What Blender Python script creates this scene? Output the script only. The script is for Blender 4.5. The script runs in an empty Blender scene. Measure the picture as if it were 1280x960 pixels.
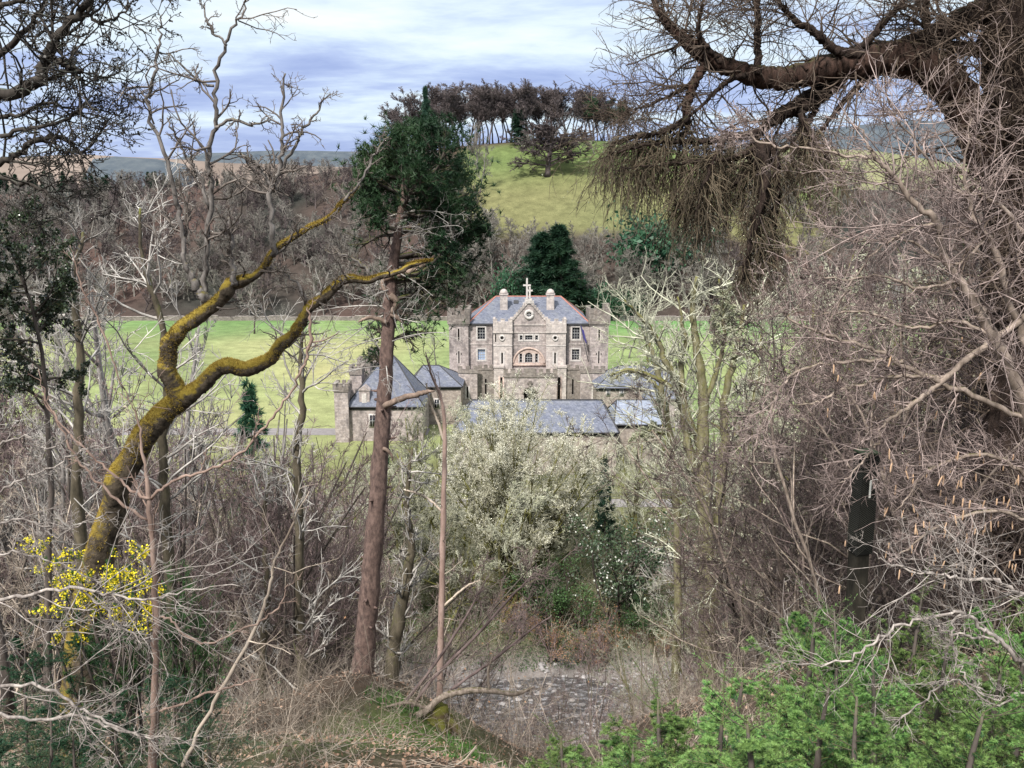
import bpy, math, random
import numpy as np
from mathutils import Vector
PI = math.pi
SC = bpy.context.scene
COL = SC.collection

# ------------------------------------------------------------------ camera, sky, sun, exposure
CAMZ, FPX, PITCH = 39.0, 1100.0, math.radians(11.06)
cam = bpy.data.cameras.new('camera'); cam_o = bpy.data.objects.new('camera', cam); COL.objects.link(cam_o)
cam.sensor_width = 36.0; cam.lens = 36.0*FPX/1280.0
cam.clip_start = 0.05; cam.clip_end = 30000
cam_o.location = (0, 0, CAMZ); cam_o.rotation_euler = (PI/2-PITCH, 0, 0)
SC.camera = cam_o
SC.render.resolution_x, SC.render.resolution_y = 1024, 768

SUN_EL, SUN_AZ = math.radians(48), math.radians(205)      # azimuth clockwise from +Y: behind the camera, a little left
w = bpy.data.worlds.new('World'); SC.world = w; w.use_nodes = True
nt = w.node_tree; nt.nodes.clear()
def N(t, **kw):
    n = nt.nodes.new(t)
    for k, v in kw.items(): setattr(n, k, v)
    return n
out = N('ShaderNodeOutputWorld'); bg = N('ShaderNodeBackground'); bg.inputs[1].default_value = 0.1
sky = N('ShaderNodeTexSky'); sky.sky_type = 'NISHITA'; sky.sun_disc = False
sky.sun_elevation = SUN_EL; sky.sun_rotation = SUN_AZ; sky.air_density = 1.0; sky.dust_density = 1.5
tc = N('ShaderNodeTexCoord'); sep = N('ShaderNodeSeparateXYZ'); nt.links.new(tc.outputs['Generated'], sep.inputs[0])
def M(op, a, b=None, c=None):
    n = N('ShaderNodeMath', operation=op)
    for i, v in enumerate((a, b, c)):
        if v is None: continue
        if isinstance(v, (int, float)): n.inputs[i].default_value = v
        else: nt.links.new(v, n.inputs[i])
    return n.outputs[0]
zz = M('MAXIMUM', sep.outputs[2], 0.0)
den = M('ADD', zz, 0.10)
cx_ = M('DIVIDE', sep.outputs[0], den); cy_ = M('DIVIDE', sep.outputs[1], den)
comb = N('ShaderNodeCombineXYZ')
nt.links.new(M('MULTIPLY', cx_, 0.8), comb.inputs[0]); nt.links.new(M('MULTIPLY', cy_, 1.25), comb.inputs[1])
comb.inputs[2].default_value = 3.7
n1 = N('ShaderNodeTexNoise'); n1.inputs['Scale'].default_value = 1.05; n1.inputs['Detail'].default_value = 7
n1.inputs['Roughness'].default_value = 0.6; n1.inputs['Distortion'].default_value = 0.15
nt.links.new(comb.outputs[0], n1.inputs['Vector'])
dens = M('ADD', n1.outputs[0], M('MULTIPLY', zz, 0.62))
ramp = N('ShaderNodeValToRGB'); cr = ramp.color_ramp
cr.elements[0].position = 0.42; cr.elements[0].color = (0.36, 0.45, 0.76, 1)
cr.elements[1].position = 0.80; cr.elements[1].color = (0.96, 1.0, 1.0, 1)
e = cr.elements.new(0.52); e.color = (0.47, 0.57, 0.86, 1)
e = cr.elements.new(0.60); e.color = (0.63, 0.75, 0.94, 1)
e = cr.elements.new(0.68); e.color = (0.80, 0.92, 1.0, 1)
nt.links.new(dens, ramp.inputs[0])
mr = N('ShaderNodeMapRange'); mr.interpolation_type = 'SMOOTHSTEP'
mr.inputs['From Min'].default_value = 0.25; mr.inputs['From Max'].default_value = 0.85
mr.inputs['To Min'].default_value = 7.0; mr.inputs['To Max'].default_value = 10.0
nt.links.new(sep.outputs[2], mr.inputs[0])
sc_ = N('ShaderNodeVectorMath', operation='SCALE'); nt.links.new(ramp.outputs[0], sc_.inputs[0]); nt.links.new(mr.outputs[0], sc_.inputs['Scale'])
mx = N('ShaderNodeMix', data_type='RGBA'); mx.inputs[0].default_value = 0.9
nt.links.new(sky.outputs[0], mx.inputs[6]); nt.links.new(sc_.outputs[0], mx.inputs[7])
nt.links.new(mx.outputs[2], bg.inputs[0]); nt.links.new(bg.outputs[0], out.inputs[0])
sun = bpy.data.lights.new('sun', 'SUN'); sun.energy = 4.3; sun.angle = math.radians(6); sun.color = (1.0, 0.95, 0.87)
so = bpy.data.objects.new('sun', sun); COL.objects.link(so)
sd = Vector((math.sin(SUN_AZ)*math.cos(SUN_EL), math.cos(SUN_AZ)*math.cos(SUN_EL), math.sin(SUN_EL)))
so.rotation_euler = sd.to_track_quat('Z', 'Y').to_euler(); so.location = sd*200
vs = SC.view_settings; vs.view_transform = 'Standard'; vs.look = 'None'; vs.gamma = 1; vs.use_curve_mapping = False
vs.exposure = 0.65
SC.cycles.max_bounces = 5; SC.cycles.diffuse_bounces = 3; SC.cycles.glossy_bounces = 2; SC.cycles.transmission_bounces = 2
SC.cycles.transparent_max_bounces = 4

# ------------------------------------------------------------------ measuring helpers
CP, SP = math.cos(PITCH), math.sin(PITCH)
def at(px, py, Y):
    """world point at ground distance Y seen at pixel (px, py) of the 1280x960 photograph"""
    dx, dy = (px-640)/FPX, (480-py)/FPX
    d = np.array([dx, CP+SP*dy, -SP+CP*dy])
    return np.array([0, 0, CAMZ])+d*(Y/d[1])
def depth(p): return p[1]*CP-(p[2]-CAMZ)*SP
def X_at(px, Y, z=None):
    if z is None: z = 10.0
    return (px-640)/FPX*(Y*CP-(z-CAMZ)*SP)
def sstep(a, b, x):
    t = np.clip((np.asarray(x, float)-a)/(b-a), 0, 1); return t*t*(3-2*t)
_rs = np.random.RandomState(5)
_ph = _rs.uniform(0, 6.28, (24, 2)); _an = _rs.uniform(0, 6.28, 24)
def wob(x, y, f, k=8, o=0):
    s = 0
    for i in range(k):
        a = _an[i+o]; g = f*(0.6+0.25*i)
        s = s+np.sin(g*(x*math.cos(a)+y*math.sin(a))+_ph[i+o, 0])/(1+.4*i)
    return s/2.2
_rpx = [-1500, -400, 0, 150, 300, 420, 500, 560, 640, 720, 800, 860, 950, 1050, 1280, 1700, 2800]
_rpy = [262, 256, 244, 240, 232, 214, 196, 186, 180, 177, 181, 192, 216, 236, 238, 246, 250]
def ridge(x):
    px = 640+np.asarray(x)*FPX/(470*CP)
    py = np.interp(px, _rpx, _rpy)
    return 39+470*np.tan(np.arctan((480-py)/FPX)-PITCH)
_pY = [-60, -4, 0, 3, 9, 18, 22, 40, 56, 59.5, 74, 78, 92, 110, 322]
_pZ = [52, 38.2, 37.3, 35.9, 32.7, 28.0, 25.3, 11.0, -2.0, -3.1, -3.1, -0.6, 0.3, 0.0, 0.0]
def ground(x, y):
    x = np.asarray(x, float); y = np.asarray(y, float)
    z = np.interp(y, _pY, _pZ)
    # banks near us: the right side stands higher, the left knoll under the pine
    z = z+1.5*sstep(1.9, 4.6, x)*sstep(1, 5, y)*(1-sstep(10, 20, y))
    z = z+0.9*np.exp(-((x+3.2)/1.6)**2-((y-17.2)/1.8)**2)
    z = z-1.5*sstep(-2.2, 1.5, x)*(1-sstep(1.6, 3.6, x))*sstep(9, 14, y)*(1-sstep(22, 30, y))
    z = z+(0.12*wob(x, y, 1.1)+.05*wob(x, y, 3.6, 8, 9))*sstep(2, 6, y)*(1-sstep(55, 60, y))+0.5*wob(x, y, .22, 6, 8)*sstep(20, 30, y)*(1-sstep(50, 57, y))
    z = z+0.25*wob(x, y, .12, 6, 8)*sstep(76, 90, y)*(1-sstep(100, 120, y))
    far = sstep(318, 330, y)
    prof = np.interp(y, [322, 340, 380, 425, 470, 500, 560, 760], [0, .10, .44, .74, 1.0, 1.03, .95, .1])
    z = z+far*(prof*ridge(x)+1.2*wob(x, y, .03, 7, 10)*(1-sstep(600, 760, y)))
    return z
def ground_pt(px, Y):
    z = 10.0
    for _ in range(6):
        x = X_at(px, Y, z); z = float(ground(x, Y))
    return x, z

# ------------------------------------------------------------------ geometry collector
class Geo:
    def __init__(s): s.v = []; s.q = []; s.t = []; s.mq = []; s.mt = []; s.n = 0
    def _addv(s, v):
        b = s.n; s.v.append(np.asarray(v, np.float32).reshape(-1, 3)); s.n += len(s.v[-1]); return b
    def tubes(s, P, R, sides=3, mi=0, rough=0, rng=None):
        P = np.asarray(P, float); R = np.asarray(R, float)
        if P.ndim == 2: P = P[None]; R = R[None]
        m, n = P.shape[:2]
        T = np.gradient(P, axis=1); T /= np.linalg.norm(T, axis=2, keepdims=True)+1e-9
        mean = np.abs(T.mean(axis=1)); ref = np.zeros((m, 3)); ref[np.arange(m), mean.argmin(axis=1)] = 1
        A = np.cross(T, ref[:, None, :]); A /= np.linalg.norm(A, axis=2, keepdims=True)+1e-9
        B = np.cross(T, A)
        th = np.arange(sides)*2*PI/sides
        RR = R[:, :, None]*np.ones(sides)
        if rough and rng is not None: RR = RR*(1+rough*rng.normal(0, 1, RR.shape))
        V = P[:, :, None, :]+RR[..., None]*(np.cos(th)[None, None, :, None]*A[:, :, None, :]+np.sin(th)[None, None, :, None]*B[:, :, None, :])
        b = s._addv(V)
        idx = b+np.arange(m*n*sides).reshape(m, n, sides)
        nx = np.roll(idx, -1, axis=2)
        q = np.stack([idx[:, :-1], nx[:, :-1], nx[:, 1:], idx[:, 1:]], axis=-1).reshape(-1, 4)
        s.q.append(q); s.mq.append(np.full(len(q), mi))
        if sides > 4:      # close the ends
            c = s._addv(np.concatenate([P[:, 0], P[:, -1]]))
            i0 = idx[:, 0]; i1 = idx[:, -1]; cc = c+np.arange(m)
            t0 = np.stack([np.repeat(cc[:, None], sides, 1), np.roll(i0, -1, 1), i0], -1).reshape(-1, 3)
            t1 = np.stack([np.repeat(cc[:, None]+m, sides, 1), i1, np.roll(i1, -1, 1)], -1).reshape(-1, 3)
            s.t += [t0, t1]; s.mt += [np.full(len(t0), mi), np.full(len(t1), mi)]
        return s
    def quads(s, Q, mi=0):
        Q = np.asarray(Q, float).reshape(-1, 4, 3); b = s._addv(Q)
        q = b+np.arange(len(Q)*4).reshape(-1, 4); s.q.append(q); s.mq.append(np.full(len(q), mi)); return s
    def tris(s, Q, mi=0):
        Q = np.asarray(Q, float).reshape(-1, 3, 3); b = s._addv(Q)
        q = b+np.arange(len(Q)*3).reshape(-1, 3); s.t.append(q); s.mt.append(np.full(len(q), mi)); return s
    def poly_mesh(s, v, faces, mi=0):
        b = s._addv(v)
        for f in faces:
            if len(f) == 4: s.q.append(np.array([[b+i for i in f]])); s.mq.append(np.array([mi]))
            else:
                for k in range(1, len(f)-1): s.t.append(np.array([[b+f[0], b+f[k], b+f[k+1]]])); s.mt.append(np.array([mi]))
        return s
    def box(s, x0, x1, y0, y1, z0, z1, mi=0):
        v = [(x0, y0, z0), (x1, y0, z0), (x1, y1, z0), (x0, y1, z0), (x0, y0, z1), (x1, y0, z1), (x1, y1, z1), (x0, y1, z1)]
        return s.poly_mesh(v, [(0, 3, 2, 1), (4, 5, 6, 7), (0, 1, 5, 4), (1, 2, 6, 5), (2, 3, 7, 6), (3, 0, 4, 7)], mi)
    def prism(s, pts, y0, y1, mi=0):
        """outline in x, z (counter-clockwise seen from -y) extruded along y"""
        n = len(pts); v = [(x, y0, z) for x, z in pts]+[(x, y1, z) for x, z in pts]
        return s.poly_mesh(v, [tuple(range(n)), tuple(range(2*n-1, n-1, -1))]+[(i, i+n, (i+1) % n+n, (i+1) % n) for i in range(n)], mi)
    def mesh(s, name, mats, origin=(0, 0, 0), smooth=True):
        v = np.concatenate(s.v)-np.asarray(origin, np.float32)
        q = np.concatenate(s.q) if s.q else np.zeros((0, 4), int); t = np.concatenate(s.t) if s.t else np.zeros((0, 3), int)
        mq = np.concatenate(s.mq) if s.mq else np.zeros(0, int); mt = np.concatenate(s.mt) if s.mt else np.zeros(0, int)
        me = bpy.data.meshes.new(name); me.vertices.add(len(v)); me.vertices.foreach_set('co', v.astype(np.float32).ravel())
        nl = len(q)*4+len(t)*3; me.loops.add(nl)
        me.loops.foreach_set('vertex_index', np.concatenate([q.ravel(), t.ravel()]).astype(np.int32))
        me.polygons.add(len(q)+len(t))
        me.polygons.foreach_set('loop_start', np.concatenate([np.arange(len(q))*4, len(q)*4+np.arange(len(t))*3]).astype(np.int32))
        me.polygons.foreach_set('material_index', np.concatenate([mq, mt]).astype(np.int32))
        for m in (mats if isinstance(mats, (list, tuple)) else [mats]): me.materials.append(m)
        me.polygons.foreach_set('use_smooth', np.full(len(q)+len(t), smooth))
        me.update(calc_edges=True); return me

def tag(o, label=None, cat=None, group=None, kind=None):
    if label: o['label'] = label
    if cat: o['category'] = cat
    if group: o['group'] = group
    if kind: o['kind'] = kind
    return o
def link(name, me, parent=None, loc=(0, 0, 0)):
    o = bpy.data.objects.new(name, me); COL.objects.link(o); o.location = [float(c) for c in loc]
    if parent: o.parent = parent
    return o
def thing(name, label, cat, loc=(0, 0, 0), group=None, rz=0, s=1.0):
    o = link(name, None, None, loc); o.rotation_euler = (0, 0, rz); o.scale = (s, s, s) if isinstance(s, (int, float)) else s
    o.empty_display_size = 0.3
    return tag(o, label, cat, group)
def place(proto, loc, label, group=None, rz=0, s=1.0, tilt=(0, 0)):
    name, cat, parts = proto
    r = thing(name, label, cat, loc, group, rz, s); r.rotation_euler = (tilt[0], tilt[1], rz)
    for pn, me in parts: link(pn, me, r)
    return r

# ------------------------------------------------------------------ growing branches (vectorised)
def nrm(a): return a/(np.linalg.norm(a, axis=-1, keepdims=True)+1e-9)
def grow(P, R, n, L, ang, rng, t0=.25, t1=1., nseg=5, wander=.15, up=0., rr=.6, tip=.3, rmin=.002, taper=.5, absL=False, rmax=1e9, bias=None):
    if P.ndim == 2: P = P[None]; R = R[None]
    m, n0 = P.shape[:2]
    pl = np.linalg.norm(np.diff(P, axis=1), axis=2).sum(1)
    t = rng.uniform(t0, t1, (m, n)); f = t*(n0-1); i = np.clip(f.astype(int), 0, n0-2); wgt = (f-i)[..., None]
    mi = np.repeat(np.arange(m)[:, None], n, 1)
    p = P[mi, i]*(1-wgt)+P[mi, i+1]*wgt; tan = nrm(P[mi, i+1]-P[mi, i]); r = R[mi, i]*(1-wgt[..., 0])+R[mi, i+1]*wgt[..., 0]
    rv = rng.normal(0, 1, p.shape)
    if bias is not None: rv = rv+np.asarray(bias)
    perp = rv-(rv*tan).sum(-1, keepdims=True)*tan; perp = nrm(perp)
    a = rng.normal(ang[0], ang[1], (m, n))[..., None]
    d = np.cos(a)*tan+np.sin(a)*perp
    ln = (L if absL else L*pl[:, None])*(1-taper*t)*rng.uniform(.55, 1.25, (m, n))
    k = m*n; p = p.reshape(k, 3); d = d.reshape(k, 3); ln = np.broadcast_to(ln, (m, n)).reshape(k, 1); r = r.reshape(k)
    Q = np.zeros((k, nseg, 3)); Q[:, 0] = p
    for s in range(1, nseg):
        d = nrm(d+wander*rng.normal(0, 1, d.shape)+np.array([0, 0, up])); Q[:, s] = Q[:, s-1]+d*ln/(nseg-1)
    r0 = np.clip(r*rr, rmin, rmax)
    rad = np.maximum(r0[:, None]*(1-(1-tip)*np.linspace(0, 1, nseg)[None]), rmin*.6)
    return Q, rad
def stem_line(rng, H, n=10, wander=.05, lean=(0, 0), r0=.15, r1=.02, start=(0, 0, 0), up=.1, flare=.0):
    P = np.zeros((n, 3)); P[0] = start; d = nrm(np.array([lean[0], lean[1], 1.0]))
    for i in range(1, n):
        d = nrm(d+wander*rng.normal(0, 1, 3)*np.array([1, 1, .3])+np.array([0, 0, up*.3])); P[i] = P[i-1]+d*H/(n-1)
    t = np.linspace(0, 1, n); R = r0*(1-t)**.8+r1*t
    R[0] *= 1+flare; P[0, 2] -= .25
    return P, R
def smooth_line(pts, sub=5):
    """Catmull-Rom through rows of (x, y, z, r)"""
    A = np.asarray(pts, float); A = np.vstack([2*A[0]-A[1], A, 2*A[-1]-A[-2]]); o = []
    for i in range(1, len(A)-2):
        for t in np.linspace(0, 1, sub, endpoint=False):
            p0, p1, p2, p3 = A[i-1:i+3]
            o.append(.5*((2*p1)+(-p0+p2)*t+(2*p0-5*p1+4*p2-p3)*t*t+(-p0+3*p1-3*p2+p3)*t**3))
    o.append(A[-2]); o = np.array(o); return o[:, :3], np.maximum(o[:, 3], .0008)
def trace(pts, Y, sub=5, rng=None, wig=0.0):
    """branch measured on the photograph: rows (px, py, width in px[, extra distance])"""
    rows = []
    for p in pts:
        q = at(p[0], p[1], Y+(p[3] if len(p) > 3 else 0)); rows.append([*q, p[2]/2*depth(q)/FPX])
    P, R = smooth_line(rows, sub)
    if rng is not None and wig: P = P+rng.normal(0, wig, P.shape)
    return P, R
def resample(P, R, n):
    t = np.linspace(0, len(P)-1, n); i = np.clip(t.astype(int), 0, len(P)-2); w = (t-i)[:, None]
    return P[i]*(1-w)+P[i+1]*w, R[i]*(1-w[:, 0])+R[i+1]*w[:, 0]
def leaf_quads(C, size, rng, up=.3, aspect=.55, droop=0):
    """one small folded-free leaf quad at each centre"""
    k = len(C); a = nrm(rng.normal(0, 1, (k, 3))+np.array([0, 0, -droop])); n = nrm(rng.normal(0, 1, (k, 3))+np.array([0, 0, up])); b = nrm(np.cross(n, a))
    s = (size*rng.uniform(.6, 1.3, k))[:, None]
    tipp = C+a*s; l = C+a*s*.5+b*s*aspect*.5; r = C+a*s*.5-b*s*aspect*.5
    return np.stack([C, r, tipp, l], 1)
def needles_along(P, per, length, width, rng, fwd=.7, up=.15):
    """needle triangles along every polyline of P (m, n, 3)"""
    m, n = P.shape[:2]; t = rng.uniform(0, 1, (m, per)); f = t*(n-1); i = np.clip(f.astype(int), 0, n-2); w = (f-i)[..., None]
    mi = np.repeat(np.arange(m)[:, None], per, 1)
    p = (P[mi, i]*(1-w)+P[mi, i+1]*w).reshape(-1, 3); tan = nrm(P[mi, i+1]-P[mi, i]).reshape(-1, 3)
    rv = rng.normal(0, 1, p.shape)+np.array([0, 0, up]); perp = nrm(rv-(rv*tan).sum(-1, keepdims=True)*tan)
    d = nrm(tan*fwd+perp); side = nrm(np.cross(d, perp+.3*rng.normal(0, 1, p.shape)))
    ln = length*rng.uniform(.7, 1.2, (len(p), 1))
    return np.stack([p-side*width/2, p+side*width/2, p+d*ln], 1)
def tufts(C, k, length, width, rng, D=None, spread=1.0):
    c = np.repeat(C, k, 0); d = rng.normal(0, 1, c.shape)*spread
    if D is not None: d = d+np.repeat(D, k, 0)
    d = nrm(d); side = nrm(np.cross(d, rng.normal(0, 1, d.shape))); ln = length*rng.uniform(.6, 1.2, (len(c), 1))
    return np.stack([c-side*width/2, c+side*width/2, c+d*ln], 1)

# ------------------------------------------------------------------ materials
def new_mat(name):
    m = bpy.data.materials.new(name); m.use_nodes = True; return m, m.node_tree, m.node_tree.nodes['Principled BSDF']
def L_(t, a, b): t.links.new(a, b)
def noise_node(t, scale, detail=4, rough=.6, coord='Object', stretch=None):
    c = t.nodes.new('ShaderNodeTexCoord'); n = t.nodes.new('ShaderNodeTexNoise')
    n.inputs['Scale'].default_value = scale; n.inputs['Detail'].default_value = detail; n.inputs['Roughness'].default_value = rough
    if stretch:
        mp = t.nodes.new('ShaderNodeMapping'); mp.inputs['Scale'].default_value = stretch; L_(t, c.outputs[coord], mp.inputs[0]); L_(t, mp.outputs[0], n.inputs['Vector'])
    else: L_(t, c.outputs[coord], n.inputs['Vector'])
    return n
def ramp_node(t, fac, stops):
    r = t.nodes.new('ShaderNodeValToRGB'); cr = r.color_ramp
    while len(cr.elements) < len(stops): cr.elements.new(.5)
    for e, (p, c) in zip(cr.elements, stops): e.position = p; e.color = (*c, 1)
    L_(t, fac, r.inputs[0]); return r.outputs[0]
def vary(t, col, amt, hue=.0):
    """each object and each loose piece of bark or leaf is a little lighter or darker"""
    oi = t.nodes.new('ShaderNodeObjectInfo'); g = t.nodes.new('ShaderNodeNewGeometry')
    ad = t.nodes.new('ShaderNodeMath'); ad.operation = 'ADD'; L_(t, oi.outputs['Random'], ad.inputs[0]); L_(t, g.outputs['Random Per Island'], ad.inputs[1])
    mr = t.nodes.new('ShaderNodeMapRange'); mr.inputs['From Max'].default_value = 2; mr.inputs['To Min'].default_value = 1-amt; mr.inputs['To Max'].default_value = 1+amt
    L_(t, ad.outputs[0], mr.inputs[0])
    h = t.nodes.new('ShaderNodeHueSaturation'); L_(t, mr.outputs[0], h.inputs['Value']); L_(t, col, h.inputs['Color'])
    if hue:
        m2 = t.nodes.new('ShaderNodeMapRange'); m2.inputs['To Min'].default_value = .5-hue; m2.inputs['To Max'].default_value = .5+hue
        L_(t, oi.outputs['Random'], m2.inputs[0]); L_(t, m2.outputs[0], h.inputs['Hue'])
    return h.outputs[0]
def mat_bark(name, c1, c2, scale=6, moss=None, moss_at=(.1, .6), amt=.35, rough=.9, bump=.0, c3=None, stretch=(1, 1, .35), moss_scale=1.3):
    m, t, b = new_mat(name); n = noise_node(t, scale, 6, .65, stretch=stretch)
    col = ramp_node(t, n.outputs[0], [(.32, c1), (.5, tuple((a+d)/2 for a, d in zip(c1, c2))), (.66, c2)]+([(.76, c3)] if c3 else []))
    col = vary(t, col, amt)
    if moss:
        g = t.nodes.new('ShaderNodeNewGeometry'); s = t.nodes.new('ShaderNodeSeparateXYZ'); L_(t, g.outputs['Normal'], s.inputs[0])
        n2 = noise_node(t, scale*moss_scale, 6, .7); ad = t.nodes.new('ShaderNodeMath'); ad.operation = 'MULTIPLY_ADD'
        L_(t, n2.outputs[0], ad.inputs[0]); ad.inputs[1].default_value = 2.4; L_(t, s.outputs[2], ad.inputs[2])
        mr = t.nodes.new('ShaderNodeMapRange'); mr.inputs['From Min'].default_value = moss_at[0]+1.2; mr.inputs['From Max'].default_value = moss_at[1]+1.2
        L_(t, ad.outputs[0], mr.inputs[0])
        n3 = noise_node(t, scale*9, 4, .7); mc = ramp_node(t, n3.outputs[0], [(.3, tuple(.55*x for x in moss)), (.7, moss)])
        mix = t.nodes.new('ShaderNodeMix'); mix.data_type = 'RGBA'; L_(t, mr.outputs[0], mix.inputs[0]); L_(t, col, mix.inputs[6]); L_(t, mc, mix.inputs[7]); col = mix.outputs[2]
    L_(t, col, b.inputs['Base Color']); b.inputs['Roughness'].default_value = rough; b.inputs['Specular IOR Level'].default_value = .2
    if bump:
        nb = noise_node(t, scale*5, 6, .75, stretch=stretch); bp = t.nodes.new('ShaderNodeBump'); bp.inputs['Strength'].default_value = .9; bp.inputs['Distance'].default_value = bump
        L_(t, nb.outputs[0], bp.inputs['Height']); L_(t, bp.outputs[0], b.inputs['Normal'])
    return m
def mat_leaf(name, c1, c2, amt=.4, rough=.6, spec=.25, transl=.25, hue=.015):
    m, t, b = new_mat(name); n = noise_node(t, .8, 3); col = vary(t, ramp_node(t, n.outputs[0], [(.35, c1), (.65, c2)]), amt, hue)
    L_(t, col, b.inputs['Base Color']); b.inputs['Roughness'].default_value = rough; b.inputs['Specular IOR Level'].default_value = spec
    if transl:
        o = t.nodes['Material Output']; tr = t.nodes.new('ShaderNodeBsdfTranslucent'); L_(t, col, tr.inputs[0])
        ms = t.nodes.new('ShaderNodeMixShader'); ms.inputs[0].default_value = transl; L_(t, b.outputs[0], ms.inputs[1]); L_(t, tr.outputs[0], ms.inputs[2]); L_(t, ms.outputs[0], o.inputs[0])
    return m
def mat_plain(name, c, rough=.7, metal=0, spec=.3, var=.12, scale=3):
    m, t, b = new_mat(name); n = noise_node(t, scale, 5, .65)
    L_(t, ramp_node(t, n.outputs[0], [(.3, tuple(x*(1-var) for x in c)), (.7, tuple(min(1, x*(1+var)) for x in c))]), b.inputs['Base Color'])
    b.inputs['Roughness'].default_value = rough; b.inputs['Metallic'].default_value = metal; b.inputs['Specular IOR Level'].default_value = spec; return m
# ------------------------------------------------------------------ palette
MB_grey = mat_bark('grey bark', (.10, .09, .085), (.30, .28, .27), 5, moss=(.11, .12, .03), moss_at=(.35, 1.0))
MB_twig = mat_bark('pale grey twigs', (.13, .12, .112), (.50, .475, .45), 3, amt=.6)
MB_purple = mat_bark('purple brown twigs', (.05, .036, .036), (.24, .18, .175), 3, amt=.6)
MB_dark = mat_bark('dark bark', (.035, .03, .027), (.12, .10, .09), 6, moss=(.10, .11, .03), moss_at=(.4, 1.0))
MB_olive = mat_bark('olive mossy bark', (.07, .065, .03), (.20, .19, .09), 6, moss=(.17, .17, .035), moss_at=(-.2, .5))
MB_silver = mat_bark('silver green twigs', (.20, .20, .15), (.46, .46, .37), 3, amt=.5)
MB_cream = mat_bark('cream willow twigs', (.30, .29, .205), (.64, .62, .47), 3, amt=.45)
MB_beige = mat_bark('dry beige stalks', (.13, .10, .08), (.48, .41, .345), 2, amt=.65)
MB_far = mat_bark('far purple grey twigs', (.055, .045, .046), (.135, .108, .107), .5, amt=.35)
MB_far2 = mat_bark('far grey twigs', (.10, .092, .082), (.27, .25, .228), .5, amt=.35)

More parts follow.
